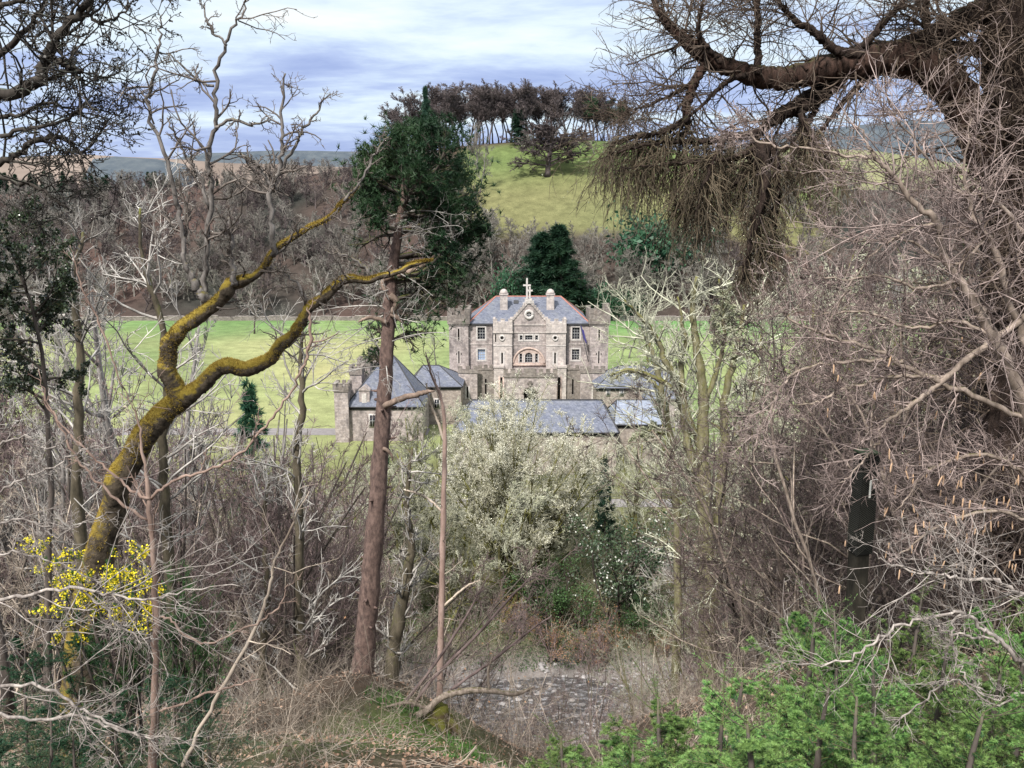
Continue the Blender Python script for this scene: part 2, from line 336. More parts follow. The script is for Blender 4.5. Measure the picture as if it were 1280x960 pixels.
# ------------------------------------------------------------------ ground, one sheet to the horizon
def build_ground():
    Y = np.concatenate([np.arange(-60, 0, 3), np.arange(0, 26, .4), np.arange(26, 104, 1.0), np.arange(104, 316, 9), np.arange(316, 490, 2.2), np.arange(490, 800, 16), [900, 1100, 1500, 2200, 3500, 6000, 9000]])
    s = np.linspace(-1, 1, 301); s = np.sign(s)*np.abs(s)**1.5
    yy, ss = np.meshgrid(Y, s, indexing='ij'); xx = ss*(45+yy.clip(0)*1.25)
    zz_ = ground(xx, yy); zz_ = np.where(yy > 760, np.interp(yy, [760, 900, 9000], [8, 2, 0]), zz_)
    v = np.stack([xx, yy, zz_], -1); ny, nx_ = yy.shape
    idx = np.arange(ny*nx_).reshape(ny, nx_)
    g = Geo(); g._addv(v); q = np.stack([idx[:-1, :-1], idx[:-1, 1:], idx[1:, 1:], idx[1:, :-1]], -1).reshape(-1, 4)
    g.q.append(q); g.mq.append(np.zeros(len(q), int))
    x, y = xx.ravel(), yy.ravel()
    def C(*c): return np.array(c)[None]
    litter, green = C(.075, .055, .042), C(.075, .12, .03)
    k = lambda a: a[:, None]
    nz = wob(x, y, .9, 8, 4); nb = wob(x, y, .08, 8, 3)
    gm = np.exp(-((x+1.6)/1.5)**2-((y-13.6)/2.6)**2)
    col = litter+(green-litter)*k(np.clip(gm*1.5+.35*nz-.1, 0, 1))
    slope = C(.055, .047, .032)+C(.0, .015, -.01)*k(nz)
    col = col+(slope-col)*k(sstep(18, 24, y))
    grav = C(.17, .155, .15)+C(.05, .045, .045)*k(nz); col = col+(grav-col)*k(sstep(56, 59, y))
    bank = C(.085, .085, .04)+C(.02, .008, .008)*k(nz); col = col+(bank-col)*k(sstep(75, 78, y))
    field = C(.20, .235, .105)+C(.035, .012, .012)*k(nb)+C(.03, .012, .012)*k(wob(x, y, .028, 8, 1))+C(-.085, -.025, -.03)*k(sstep(255, 318, y))
    field = field+(C(.115, .12, .052)-field)*k(1-sstep(120, 160, y))
    col = col+(field-col)*k(sstep(96, 104, y)*(.75+.25*(nb > -.3)))
    wood = C(.055, .042, .037)+C(.03, .012, .01)*k(nb); col = col+(wood-col)*k(sstep(321, 325, y))
    pxg = 640+x/(y.clip(1)*CP)*FPX
    past = C(.145, .14, .066)+C(-.055, -.012, -.02)*k(sstep(405, 450, y))+C(.03, .02, .01)*k(wob(x, y, .05, 8, 2))
    pm = sstep(372, 382, y+6*nb)*sstep(566, 590, pxg)*(1-sstep(1020, 1060, pxg))*(1-sstep(466, 476, y+5*nb))
    col = col+(past-col)*k(pm)
    hill_ = C(.12, .10, .075); col = col+(hill_-col)*k(sstep(478, 520, y))
    m, t, b = new_mat('ground')
    a = t.nodes.new('ShaderNodeAttribute'); a.attribute_name = 'soil'
    n = noise_node(t, 3.1, 9, .75, 'Object'); n2 = noise_node(t, .23, 6, .7, 'Object')
    f1 = t.nodes.new('ShaderNodeMapRange'); f1.inputs['From Min'].default_value = .3; f1.inputs['From Max'].default_value = .7; f1.inputs['To Min'].default_value = .6; f1.inputs['To Max'].default_value = 1.4; L_(t, n.outputs[0], f1.inputs[0])
    f2 = t.nodes.new('ShaderNodeMapRange'); f2.inputs['From Min'].default_value = .3; f2.inputs['From Max'].default_value = .7; f2.inputs['To Min'].default_value = .68; f2.inputs['To Max'].default_value = 1.32; L_(t, n2.outputs[0], f2.inputs[0])
    mm = t.nodes.new('ShaderNodeMath'); mm.operation = 'MULTIPLY'; L_(t, f1.outputs[0], mm.inputs[0]); L_(t, f2.outputs[0], mm.inputs[1])
    h = t.nodes.new('ShaderNodeHueSaturation'); L_(t, a.outputs['Color'], h.inputs['Color']); L_(t, mm.outputs[0], h.inputs['Value'])
    L_(t, h.outputs[0], b.inputs['Base Color']); b.inputs['Roughness'].default_value = .95; b.inputs['Specular IOR Level'].default_value = .1
    bp = t.nodes.new('ShaderNodeBump'); bp.inputs['Strength'].default_value = .7; bp.inputs['Distance'].default_value = .08; L_(t, n.outputs[0], bp.inputs['Height']); L_(t, bp.outputs[0], b.inputs['Normal'])
    me = g.mesh('ground', m); at_ = me.color_attributes.new('soil', 'FLOAT_COLOR', 'POINT')
    at_.data.foreach_set('color', np.concatenate([col, np.ones((len(col), 1))], 1).astype(np.float32).ravel())
    tag(link('ground', me), kind='structure')
build_ground()

def sheet(name, x0, x1, y0, y1, dz, mat, nx=60, ny=12, kind='structure', zfix=None, edge=None):
    xs = np.linspace(x0, x1, nx); t = np.linspace(0, 1, ny); X, T = np.meshgrid(xs, t, indexing='ij')
    e0 = y0+(edge(X, 0) if edge else 0); e1 = y1+(edge(X, 1) if edge else 0); Yv = e0+(e1-e0)*T
    Z = np.full(X.shape, zfix) if zfix is not None else ground(X, Yv)+dz
    g = Geo(); g._addv(np.stack([X, Yv, Z], -1)); idx = np.arange(nx*ny).reshape(nx, ny)
    q = np.stack([idx[:-1, :-1], idx[1:, :-1], idx[1:, 1:], idx[:-1, 1:]], -1).reshape(-1, 4); g.q.append(q); g.mq.append(np.zeros(len(q), int))
    return tag(link(name, g.mesh(name, mat)), kind=kind)
# river: shallow rippling water with a gravel bed showing through in places
m_w, t, b = new_mat('river water')
n = noise_node(t, 1.3, 8, .7, stretch=(1, 2.4, 1)); L_(t, ramp_node(t, n.outputs[0], [(.40, (.05, .045, .045)), (.54, (.12, .112, .115)), (.62, (.34, .345, .375))]), b.inputs['Base Color'])
b.inputs['Roughness'].default_value = .12; nb_ = noise_node(t, 2.2, 6, .7, stretch=(1, 2, 1)); bp = t.nodes.new('ShaderNodeBump'); bp.inputs['Strength'].default_value = 1; bp.inputs['Distance'].default_value = .35
L_(t, nb_.outputs[0], bp.inputs['Height']); L_(t, bp.outputs[0], b.inputs['Normal'])
sheet('river_water', -110, 110, 59.6, 72.2, 0, m_w, 90, 14, zfix=-2.82, edge=lambda X, k: 1.3*np.sin(X*.13+k)+.6*np.sin(X*.41))
m_road = mat_plain('path asphalt', (.19, .175, .18), .9, scale=1.2, var=.2)
sheet('path', -75, 22, 113, 116.4, .03, m_road, 40, 3)
sheet('driveway', -90, -15, 152, 157, .03, m_road, 40, 3)
# gravel bar with loose stones
def stones(name, n, rng, fx, fy, size, zz0, mat):
    g = Geo(); ico = np.array([(0, 0, 1), (.89, 0, .45), (.28, .85, .45), (-.72, .53, .45), (-.72, -.53, .45), (.28, -.85, .45), (.72, .53, -.45), (-.28, .85, -.45), (-.89, 0, -.45), (-.28, -.85, -.45), (.72, -.53, -.45), (0, 0, -1)])
    F = np.array([(0, 1, 2), (0, 2, 3), (0, 3, 4), (0, 4, 5), (0, 5, 1), (1, 6, 2), (2, 7, 3), (3, 8, 4), (4, 9, 5), (5, 10, 1), (6, 7, 2), (7, 8, 3), (8, 9, 4), (9, 10, 5), (10, 6, 1), (11, 7, 6), (11, 8, 7), (11, 9, 8), (11, 10, 9), (11, 6, 10)])
    x = fx(rng, n); y = fy(rng, n); s = size*rng.lognormal(0, .45, n)
    V = ico[None]*(1+.18*rng.normal(0, 1, (n, 12, 1)))*s[:, None, None]*np.array([1.2, 1, .6])*(1+.25*rng.normal(0, 1, (n, 1, 3)))
    V = V+np.stack([x, y, zz0(x, y)+s*.15], -1)[:, None]
    g._addv(V); tr = (np.arange(n)[:, None, None]*12+F[None]).reshape(-1, 3); g.t.append(tr); g.mt.append(np.zeros(len(tr), int))
    return tag(link(name, g.mesh(name, mat, smooth=False)), kind='stuff')
m_stone_r = mat_bark('river stones', (.14, .125, .12), (.46, .44, .45), .9, amt=.5, rough=.6)
stones('gravel', 5200, np.random.default_rng(3), lambda r, n: r.uniform(-30, 26, n), lambda r, n: r.choice([0, 1, 1], n)*r.uniform(58, 75.5, n)+0, .13, lambda x, y: np.maximum(ground(x, y), -2.9), m_stone_r).location.z = 0

# ------------------------------------------------------------------ far hills
def far_hill(name, Y, px, py, m, back=900, foot=500, base=5):
    xs = np.linspace(px[0], px[-1], 120); g = Geo(); rows = []
    top = np.interp(xs, px, py)+np.sin(xs*.05)*.5
    for f, dy in ((0., -foot), (.35, -foot*.62), (.75, -foot*.25), (.95, -foot*.07), (1., 0), (.9, back*.3), (0, back)):
        X = (xs-640)/FPX*(Y*CP); Z = CAMZ+Y*np.tan(np.arctan((480-top)/FPX)-PITCH)
        rows.append(np.stack([X*(1+dy/Y), np.full_like(X, Y+dy), base+(Z-base)*f], -1))
    V = np.stack(rows); g._addv(V); a, c = V.shape[:2]; idx = np.arange(a*c).reshape(a, c)
    q = np.stack([idx[:-1, :-1], idx[:-1, 1:], idx[1:, 1:], idx[1:, :-1]], -1).reshape(-1, 4); g.q.append(q); g.mq.append(np.zeros(len(q), int))
    tag(link(name, g.mesh(name, m)), kind='structure')
m_moor = mat_bark('moor', (.13, .10, .085), (.23, .185, .16), .006, amt=.0, stretch=(1, 1, 1))
m_plant_haze = mat_bark('plantation', (.045, .06, .08), (.085, .10, .115), .03, amt=.0, stretch=(1, 1, 1))  # conifer green shifted to blue in the colour, standing in for distance haze
m_green = mat_bark('far pasture', (.12, .135, .07), (.19, .19, .10), .008, amt=.0, stretch=(1, 1, 1))
far_hill('moor_hill', 2300, [-600, -200, 0, 60, 110, 170, 235, 300, 420, 560, 700], [205, 200, 197, 195, 193, 196, 200, 204, 208, 215, 260], m_moor)
far_hill('plantation_hill', 1700, [112, 122, 150, 200, 236, 245], [216, 199, 195, 199, 206, 222], m_plant_haze, 500, 300)
far_hill('ridge_hill', 3200, [150, 230, 260, 330, 400, 520, 700], [230, 197, 191, 189, 188, 192, 230], m_plant_haze)
far_hill('wooded_hill', 2600, [800, 900, 980, 1050, 1130, 1300, 1700], [220, 186, 166, 158, 150, 156, 190], m_plant_haze)
far_hill('pasture_hill', 1500, [820, 900, 1000, 1080, 1200, 1700], [215, 196, 184, 188, 205, 215], m_green, 500, 400)

# ------------------------------------------------------------------ mansion
def mat_stone(name, a, b_, mortar, dark, sx=.55, sz=.3, stain=.55):
    m, t, b = new_mat(name); c = t.nodes.new('ShaderNodeTexCoord'); s = t.nodes.new('ShaderNodeSeparateXYZ'); L_(t, c.outputs['Object'], s.inputs[0])
    ad = t.nodes.new('ShaderNodeMath'); L_(t, s.outputs[0], ad.inputs[0]); L_(t, s.outputs[1], ad.inputs[1])
    cb = t.nodes.new('ShaderNodeCombineXYZ'); L_(t, ad.outputs[0], cb.inputs[0]); L_(t, s.outputs[2], cb.inputs[1])
    br = t.nodes.new('ShaderNodeTexBrick'); L_(t, cb.outputs[0], br.inputs['Vector']); br.inputs['Scale'].default_value = 1
    br.inputs['Brick Width'].default_value = sx; br.inputs['Row Height'].default_value = sz; br.inputs['Mortar Size'].default_value = .012
    br.inputs['Color1'].default_value = (*a, 1); br.inputs['Color2'].default_value = (*b_, 1); br.inputs['Mortar'].default_value = (*mortar, 1)
    n = noise_node(t, .55, 8, .72, stretch=(1, 1, .5)); n2 = noise_node(t, 2.2, 6, .7)
    x1 = t.nodes.new('ShaderNodeMix'); x1.data_type = 'RGBA'; x1.blend_type = 'MULTIPLY'; x1.inputs[0].default_value = 1
    L_(t, br.outputs[0], x1.inputs[6]); L_(t, ramp_node(t, n2.outputs[0], [(.3, (.62, .6, .6)), (.5, (.95, .93, .92)), (.7, (1.3, 1.24, 1.16))]), x1.inputs[7])
    x2 = t.nodes.new('ShaderNodeMix'); x2.data_type = 'RGBA'; L_(t, x1.outputs[2], x2.inputs[6]); x2.inputs[7].default_value = (*dark, 1)
    r = t.nodes.new('ShaderNodeMapRange'); r.inputs['From Min'].default_value = .47; r.inputs['From Max'].default_value = .70; r.inputs['To Max'].default_value = stain; L_(t, n.outputs[0], r.inputs[0]); L_(t, r.outputs[0], x2.inputs[0])
    L_(t, x2.outputs[2], b.inputs['Base Color']); b.inputs['Roughness'].default_value = .9; b.inputs['Specular IOR Level'].default_value = .15
    return m
m_st = mat_stone('warm grey stone', (.29, .255, .25), (.43, .385, .38), (.20, .18, .175), (.08, .072, .074), stain=.85)
m_ash = mat_stone('dressed stone', (.38, .345, .335), (.50, .46, .445), (.29, .265, .255), (.13, .12, .115), .9, .42, .6)
m_dark = mat_stone('weathered dark stone', (.17, .15, .14), (.27, .245, .23), (.13, .115, .11), (.06, .055, .05), .6, .3, .7)
m_pink = mat_stone('pink sandstone', (.40, .31, .275), (.46, .38, .345), (.36, .29, .26), (.28, .23, .21), .8, .4, .3)
m_rub = mat_stone('brown rubble stone', (.25, .215, .195), (.37, .33, .305), (.20, .175, .16), (.10, .09, .085), .5, .25, .7)
m_slate = mat_stone('blue grey slate', (.105, .12, .165), (.16, .175, .23), (.075, .085, .11), (.20, .205, .21), .42, .22, .5)
m_slate_sheen = mat_stone('sheen-painted wet slate', (.20, .235, .31), (.27, .305, .385), (.16, .185, .24), (.16, .18, .22), .42, .22, .4)  # sky reflection on the wet roof is put into this paler blue colour
m_trim = mat_plain('pale dressed trim', (.44, .41, .395), .85, var=.3)
m_red = mat_plain('red ridge tiles', (.33, .145, .115), .8, var=.2)
m_glass = mat_plain('dark window glass', (.018, .020, .026), .08, spec=.6, var=.3)
m_skyl = mat_plain('pale skylight glass', (.75, .78, .82), .1, spec=.6)
m_blind = mat_plain('window with blue blind', (.26, .33, .46), .5, spec=.5)
m_bar = mat_plain('painted glazing bars', (.34, .34, .35), .5)
m_gap = mat_plain('dark slit', (.012, .011, .011), .95, spec=.05)
m_lead = mat_plain('dark gutter lead', (.04, .04, .045), .6)

MS = 6.34                                    # photograph pixels per metre at the facade
O = at(660, 514, 171.0); O[2] = 0.0
def cx(px): return (px-660)/MS
def cz(py, Y=171.0): return float(at(660, py, Y)[2])
castle = thing('stone_mansion', 'grey castellated stone mansion with twin corner towers and blue slate roof', 'mansion', O)
def cpart(name, g, mats, parent=None, smooth=False): return link(name, g.mesh(name, mats, smooth=smooth), parent or castle)
def holed_wall(g, x0, x1, z0, z1, y, holes, thick=.55, mi=0, reveal=1):
    """front face of a wall at depth y with rectangular openings and their reveals, plus sides and top"""
    xs = sorted({x0, x1, *[h[0] for h in holes], *[h[1] for h in holes]}); zs = sorted({z0, z1, *[h[2] for h in holes], *[h[3] for h in holes]})
    for a, b_ in zip(xs, xs[1:]):
        for c, d in zip(zs, zs[1:]):
            mx_, mz = (a+b_)/2, (c+d)/2
            if any(h[0] < mx_ < h[1] and h[2] < mz < h[3] for h in holes): continue
            g.quads([[(a, y, c), (b_, y, c), (b_, y, d), (a, y, d)]], mi)
    for h in holes:
        a, b_, c, d = h[:4]; Y = y+thick
        g.quads([[(a, y, c), (a, Y, c), (a, Y, d), (a, y, d)], [(b_, y, d), (b_, Y, d), (b_, Y, c), (b_, y, c)], [(a, y, d), (a, Y, d), (b_, Y, d), (b_, y, d)], [(a, y, c), (b_, y, c), (b_, Y, c), (a, Y, c)]], reveal)
def window(x0, x1, z0, z1, y, cols=2, rows=4, pane=None, parent=None, frame=True, sur=.28):
    """a sash window: surround, pane and bars"""
    g = Geo()
    if frame:
        s = sur; yy = y-.07
        for r in ((x0-s, x0, z0-s, z1+s), (x1, x1+s, z0-s, z1+s), (x0, x1, z1, z1+s), (x0, x1, z0-s, z0)): g.box(r[0], r[1], yy, y+.05, r[2], r[3])
    else: g.box(x0, x1, y+.40, y+.44, z0-.02, z0+.06)
    f = cpart('window', g, m_trim, parent)
    p = Geo().box(x0-.02, x1+.02, y+.36, y+.42, z0-.02, z1+.02); po = cpart('pane', p, pane or m_glass, f)
    if cols*rows > 1:
        gb = Geo()
        for i in range(cols+1):
            xx = x0+(x1-x0)*i/cols; gb.box(xx-.028, xx+.028, y+.30, y+.355, z0, z1)
        for i in range(rows+1):
            zz1 = z0+(z1-z0)*i/rows; w_ = .05 if i == rows//2 else .025; gb.box(x0+.041, x1-.041, y+.305, y+.354, zz1-w_, zz1+w_)
        cpart('glazing_bar', gb, m_bar, f)
    return f
def crenel(g, x0, x1, y0, y1, z, h=.85, mw=.75, gap=.6, th=.4, mi=0, front_only=False, coping=.12):
    """battlements round the top of a rectangular tower: low wall and merlons"""
    sides = [((x0, y0), (x1, y0))]+([] if front_only else [((x1, y0), (x1, y1)), ((x1, y1), (x0, y1)), ((x0, y1), (x0, y0))])
    for (ax, ay), (bx, by) in sides:
        L = math.hypot(bx-ax, by-ay); n = max(2, round((L+gap)/(mw+gap))); step = (L-mw)/(n-1)
        for i in range(n):
            a = i*step; f0, f1 = a/L, (a+mw)/L
            p0 = (ax+(bx-ax)*f0, ay+(by-ay)*f0); p1 = (ax+(bx-ax)*f1, ay+(by-ay)*f1)
            xx0, xx1 = sorted((p0[0], p1[0])); yy0, yy1 = sorted((p0[1], p1[1]))
            if xx1-xx0 < .01: xx0, xx1 = (xx0, xx0+th) if ax == x0 else (xx0-th, xx0); 
            if yy1-yy0 < .01: yy0, yy1 = (yy0, yy0+th) if ay == y0 else (yy0-th, yy0)
            if i in (0, n-1) and abs(bx-ax) < .01 and not front_only: continue
            g.box(xx0, xx1, yy0, yy1, z+.003, z+h, mi)
            g.box(xx0-.04, xx1+.04, yy0-.04, yy1+.04, z+h+.002, z+h+coping, mi)
    return g
zE, zT, zS = cz(404), cz(392), cz(406)
# corner towers
def corner_tower(xa, xb, side):
    t = Geo(); y0, y1 = -.9, 5.5
    slit = ((xa+xb)/2-.16, (xa+xb)/2+.16, cz(425), cz(410)); cr1 = ((xa+xb)/2-.13, (xa+xb)/2+.13, cz(453), cz(438))
    holed_wall(t, xa, xb, 0, zS, y0, [slit, cr1]); t.quads([[(xb, y0, 0), (xb, y1, 0), (xb, y1, zS), (xb, y0, zS)], [(xa, y1, 0), (xa, y0, 0), (xa, y0, zS), (xa, y1, zS)], [(xb, y1, 0), (xa, y1, 0), (xa, y1, zS), (xb, y1, zS)]])
    o = cpart('corner_tower', t, [m_st, m_ash])
    sl = Geo()
    cpart('arrow_slit', Geo().box(slit[0]-.02, slit[1]+.02, y0+.4, y0+.45, slit[2]-.02, slit[3]+.02), m_gap, o)
    xm = (xa+xb)/2; sl.box(xm-.55, xm+.55, y0-.012, y0+.02, cz(442.6), cz(440.6)); sl.box(xm-.17, xm+.17, y0-.014, y0+.5, cz(453), cz(438))
    cpart('arrow_slit', sl, m_gap, o)
    for h in (slit, cr1):
        fr = Geo(); fr.box(h[0], h[1], y0-.04, y0+.02, h[3]+.003, h[3]+.1); fr.box(h[0]-.22, h[0], y0-.04, y0+.02, h[2]-.1, h[3]+.1); fr.box(h[1], h[1]+.22, y0-.04, y0+.02, h[2]-.1, h[3]+.1)
        cpart('slit_frame', fr, m_ash, o)
    p = Geo(); p.box(xa-.18, xb+.18, y0-.18, y1+.18, zS, zS+.3); p.box(xa-.3, xb+.3, y0-.3, y0+.15, zS+.302, cz(393)); p.box(xa-.3, xb+.3, y1-.15, y1+.3, zS+.302, cz(393))
    p.box(xa-.3, xa+.15, y0+.152, y1-.152, zS+.302, cz(393)); p.box(xb-.15, xb+.3, y0+.152, y1-.152, zS+.302, cz(393)); p.box(xa+.152, xb-.152, y0+.152, y1-.152, zS+.302, zS+.4)
    crenel(p, xa-.3, xb+.3, y0-.3, y1+.3, cz(393), 1.1, .95, .75)
    p.box(*((xb-.9, xb+.35) if side > 0 else (xa-.35, xa+.9)), 2.2, 3.3, zS+.41, cz(382)+.2)
    cpart('parapet', p, [m_dark], o)
corner_tower(cx(562), cx(585.8), -1); corner_tower(cx(736), cx(759), 1)
# main bays
for sgn, xa, xb in ((-1, cx(585.8), cx(617)), (1, cx(706), cx(736))):
    wx = (cx(597), cx(606.3)) if sgn < 0 else (cx(714.5), cx(723.8))
    H1 = (wx[0], wx[1], cz(424), cz(409.2)); H2 = (wx[0], wx[1], cz(450), cz(436.5))
    bays = Geo(); holed_wall(bays, xa, xb, 0, zE, 0, [H1, H2]); main_wall = cpart('wall', bays, [m_st, m_ash])
    gb = Geo(); gb.box(xa, xb, -.32, -.003, zE-.32, zE-.02); px = 616.2 if sgn < 0 else 706.8; gb.tubes([(cx(px), -.18, 1), (cx(px), -.18, zE-.3)], [.13, .13], 8); cpart('gutter', gb, m_lead)
    cpart('string_course', Geo().box(xa+.02, xb-.02, -.1, -.002, cz(430.6), cz(429.4)), m_ash)
body = Geo(); body.box(cx(586)-.01, cx(736)+.01, 1.2, 18, 0, zE-.05); 
cpart('rear_wall', body, m_st)
for px0, px1 in ((597, 606.3), (714.5, 723.8)):
    for k, (b0, b1) in enumerate(((424, 409.2), (450, 436.5))):
        window(cx(px0), cx(px1), cz(b0), cz(b1), 0, 3, 4, m_blind if (px0 < 600 and k == 1) else None)
# hipped slate roof with red hips, chimneys and skylight
zR = cz(370.5, 180); rx0, rx1 = cx(619), cx(703)
ex0, ex1 = cx(585.5), cx(736.5); ey0, ey1 = -.35, 18.4; ry = 9
r = Geo(); r.quads([[(ex0, ey0, zE), (ex1, ey0, zE), (rx1, ry, zR), (rx0, ry, zR)], [(ex1, ey1, zE), (ex0, ey1, zE), (rx0, ry, zR), (rx1, ry, zR)]]); r.tris([[(ex1, ey0, zE), (ex1, ey1, zE), (rx1, ry, zR)], [(ex0, ey1, zE), (ex0, ey0, zE), (rx0, ry, zR)]])
roof = cpart('roof', r, m_slate)
hp = Geo()
for a, b_ in (((ex0, ey0, zE), (rx0, ry, zR)), ((ex1, ey0, zE), (rx1, ry, zR)), ((ex0, ey1, zE), (rx0, ry, zR)), ((ex1, ey1, zE), (rx1, ry, zR)), ((rx0, ry, zR), (rx1, ry, zR))):
    hp.tubes([a, b_], [.14, .14], 6)
cpart('ridge_tile', hp, m_red, roof)
for px in (630, 689):
    g = Geo(); x = cx(px)-.1; hz = cz(368, 177); g.box(x-.75, x+.75, 4.2, 5.8, zE+1.2, hz); g.box(x-.9, x+.9, 4.05, 5.95, hz+.002, hz+.3)
    c = cpart('chimney', g, m_ash, roof)
    q = Geo(); q.tubes([(x, 5, hz+.3), (x, 5, hz+.55), (x, 5, hz+.95), (x, 5, hz+1.2)], [.85, .8, .6, .2], 12); cpart('chimney_cap', q, m_ash, roof, True)
g = Geo(); sx_, sy_ = cx(645), 6.8; sz_ = zE+(zR-zE)*(sy_-ey0)/(ry-ey0); g.poly_mesh([(sx_-.5, sy_-.5, sz_-.1), (sx_+.5, sy_-.5, sz_-.1), (sx_+.5, sy_+.5, sz_+.45), (sx_-.5, sy_+.5, sz_+.45), (sx_-.5, sy_+.5, sz_-.2), (sx_+.5, sy_+.5, sz_-.2)], [(0, 1, 2, 3), (3, 2, 5, 4), (1, 5, 2), (0, 3, 4)])
cpart('skylight', g, m_lead, roof)
# inner turrets
for sgn, xa, xb in ((-1, 616.8, 640), (1, 682, 706.2)):
    xa, xb = cx(xa), cx(xb); xm = cx(627.6 if sgn < 0 else 693); y0 = -1.6
    hs = (xm-.17, xm+.17, cz(453), cz(439.4)); g = Geo(); zt = cz(415)
    holed_wall(g, xa, xb, 0, zt, y0, [hs]); g.quads([[(xb, y0, 0), (xb, 3, 0), (xb, 3, zt), (xb, y0, zt)], [(xa, 3, 0), (xa, y0, 0), (xa, y0, zt), (xa, 3, zt)]])
    o = cpart('turret', g, [m_ash, m_ash]); s = Geo(); s.box(hs[0]-.02, hs[1]+.02, y0+.4, y0+.45, hs[2]-.02, hs[3]+.02); xs_ = xa+.45 if sgn < 0 else xb-.45
    s.box(xs_-.12, xs_+.12, y0-.012, y0+.03, cz(426), cz(416.5)) if sgn < 0 else None
    cpart('arrow_slit', s, m_gap, o)
    fr = Geo(); fr.box(hs[0]-.35, hs[0], y0-.06, y0+.02, hs[2]-.2, hs[3]+.2); fr.box(hs[1], hs[1]+.35, y0-.06, y0+.02, hs[2]-.2, hs[3]+.2); fr.box(xa-.02, xb+.02, y0-.09, y0-.003, cz(431), cz(430)); cpart('slit_frame', fr, m_trim, o)
    rr_ = Geo(); zc = cz(421); th = np.linspace(0, 2*PI, 25); rr_.tubes(np.stack([xm+.46*np.cos(th), np.full(25, y0-.04), zc+.46*np.sin(th)], -1), np.full(25, .17), 6)
    w_ = cpart('round_window', rr_, m_trim, o, True); dk = Geo(); dk.poly_mesh([(xm+.44*math.cos(a), y0-.02, zc+.44*math.sin(a)) for a in th[:-1]], [tuple(range(24))]); cpart('pane', dk, m_gap, o)
    p = Geo(); p.box(xa-.12, xb+.12, y0-.2, 3, zt+.002, zt+.35); p.box(xa-.05, xb+.05, y0-.12, 3, zt+.352, cz(402)); crenel(p, xa-.05, xb+.05, y0-.12, 3, cz(402), .6, .8, .55)
    cpart('parapet', p, [m_ash], o)
# centre bay with three small windows, lunette and gable
y0 = -.9; xa, xb = cx(640), cx(682); zg0 = cz(404.5); xm = cx(660.8)
H = [(cx(649.4), cx(652.8), cz(424), cz(418.4)), (cx(656), cx(665), cz(424), cz(418.4)), (cx(668.5), cx(671.9), cz(424), cz(418.4))]
LH = [(cx(649.2), cx(652.4), cz(452), cz(441)), (cx(656), cx(665.2), cz(452), cz(440)), (cx(668.5), cx(671.8), cz(452), cz(441))]
g = Geo(); holed_wall(g, xa, xb, 0, zg0, y0, H+LH)
ap = cz(376.5); g.prism([(xa-.4, zg0), (xb+.4, zg0), (xm, ap)], y0, y0+3.5, 0)
centre = cpart('centre_bay', g, [m_st, m_ash])
gr = Geo(); zr_ = ap-1.2; dy_ = ry-2
gr.quads([[(xa-.4, y0+.3, zg0+.25), (xm, y0+.3, ap+.1), (xm, ry, ap+.1), (xa-.4, 3.5, zg0+.25)], [(xm, y0+.3, ap+.1), (xb+.4, y0+.3, zg0+.25), (xb+.4, 3.5, zg0+.25), (xm, ry, ap+.1)]]); cpart('gable_roof', gr, m_slate, roof)
cp_ = Geo()
for e in (-1, 1):
    n_ = 11
    for i in range(n_):
        f = i/(n_-1); x = xm+e*(1-f)*(xb-xm+.55); z = zg0+.1+f*(ap-zg0+.1); cp_.box(x-.23, x+.23, y0-.2, y0+.4, z-.12, z+.42)
    cp_.tubes([(xm+e*(xb-xm+.5), y0+.05, zg0+.1), (xm, y0+.05, ap+.15)], [.26, .26], 6)
cp_.box(xa-.5, xb+.5, y0-.14, y0-.003, cz(406), cz(404)); cp_.box(xa, xb, y0-.12, y0-.003, cz(415.5), cz(414)); cp_.box(xa, xb, y0-.08, y0-.003, cz(431), cz(430))
cpart('gable_coping', cp_, m_ash, centre)
th = np.linspace(0, 2*PI, 25); zc = cz(392.5); rg = Geo(); rg.tubes(np.stack([xm+.72*np.cos(th), np.full(25, y0-.05), zc+.72*np.sin(th)], -1), np.full(25, .30), 6); cpart('round_window', rg, m_trim, centre, True)
dk = Geo(); dk.poly_mesh([(xm+.62*math.cos(a), y0-.03, zc+.62*math.sin(a)) for a in th[:-1]], [tuple(range(24))]); dk2 = cpart('pane', dk, m_glass, centre)
tb = Geo(); tb.box(xm-.05, xm+.05, y0-.09, y0-.035, zc-.6, zc+.6); tb.box(xm-.6, xm+.6, y0-.088, y0-.036, zc-.05, zc+.05); cpart('glazing_bar', tb, m_bar, centre)
for h, c, r_ in zip(H, (1, 3, 1), (2, 2, 2)): window(*h, y0, c, r_, parent=centre, sur=.3)
zb = cz(453.5); lr = 3.05; a_ = np.linspace(0, PI, 25)
fan = Geo()      # pink lunette panel, pierced by the three lights
gx = np.linspace(-lr, lr, 62)
for a, b_ in zip(gx, gx[1:]):
    mxx = (a+b_)/2; topz = zb+math.sqrt(max(.01, lr*lr-mxx*mxx)); segs = [(zb, topz)]
    for h in LH:
        if h[0] <= xm+mxx <= h[1]:
            ht = h[3]
            if h is LH[1]: rad_ = (h[1]-h[0])/2; ht = h[3]-rad_+math.sqrt(max(0, rad_**2-(xm+mxx-(h[0]+h[1])/2)**2))
            segs = [(zb, h[2]), (ht, topz)]
    for s0, s1 in segs:
        if s1 > s0: fan.box(xm+a, xm+b_, y0-.06, y0-.004, s0, s1)
cpart('lunette_panel', fan, m_pink, centre)
ar = Geo(); ar.tubes(np.stack([xm+lr*np.cos(a_), np.full(25, y0-.1), zb+lr*np.sin(a_)], -1), np.full(25, .2), 6); ar.box(xm-lr-.3, xm+lr+.3, y0-.2, y0-.062, zb-.5, zb); cpart('arch_moulding', ar, m_pink, centre, True)
for h, c, r_ in zip(LH, (1, 3, 1), (3, 4, 3)): window(*h, y0-.05, c, r_, parent=centre, frame=False)
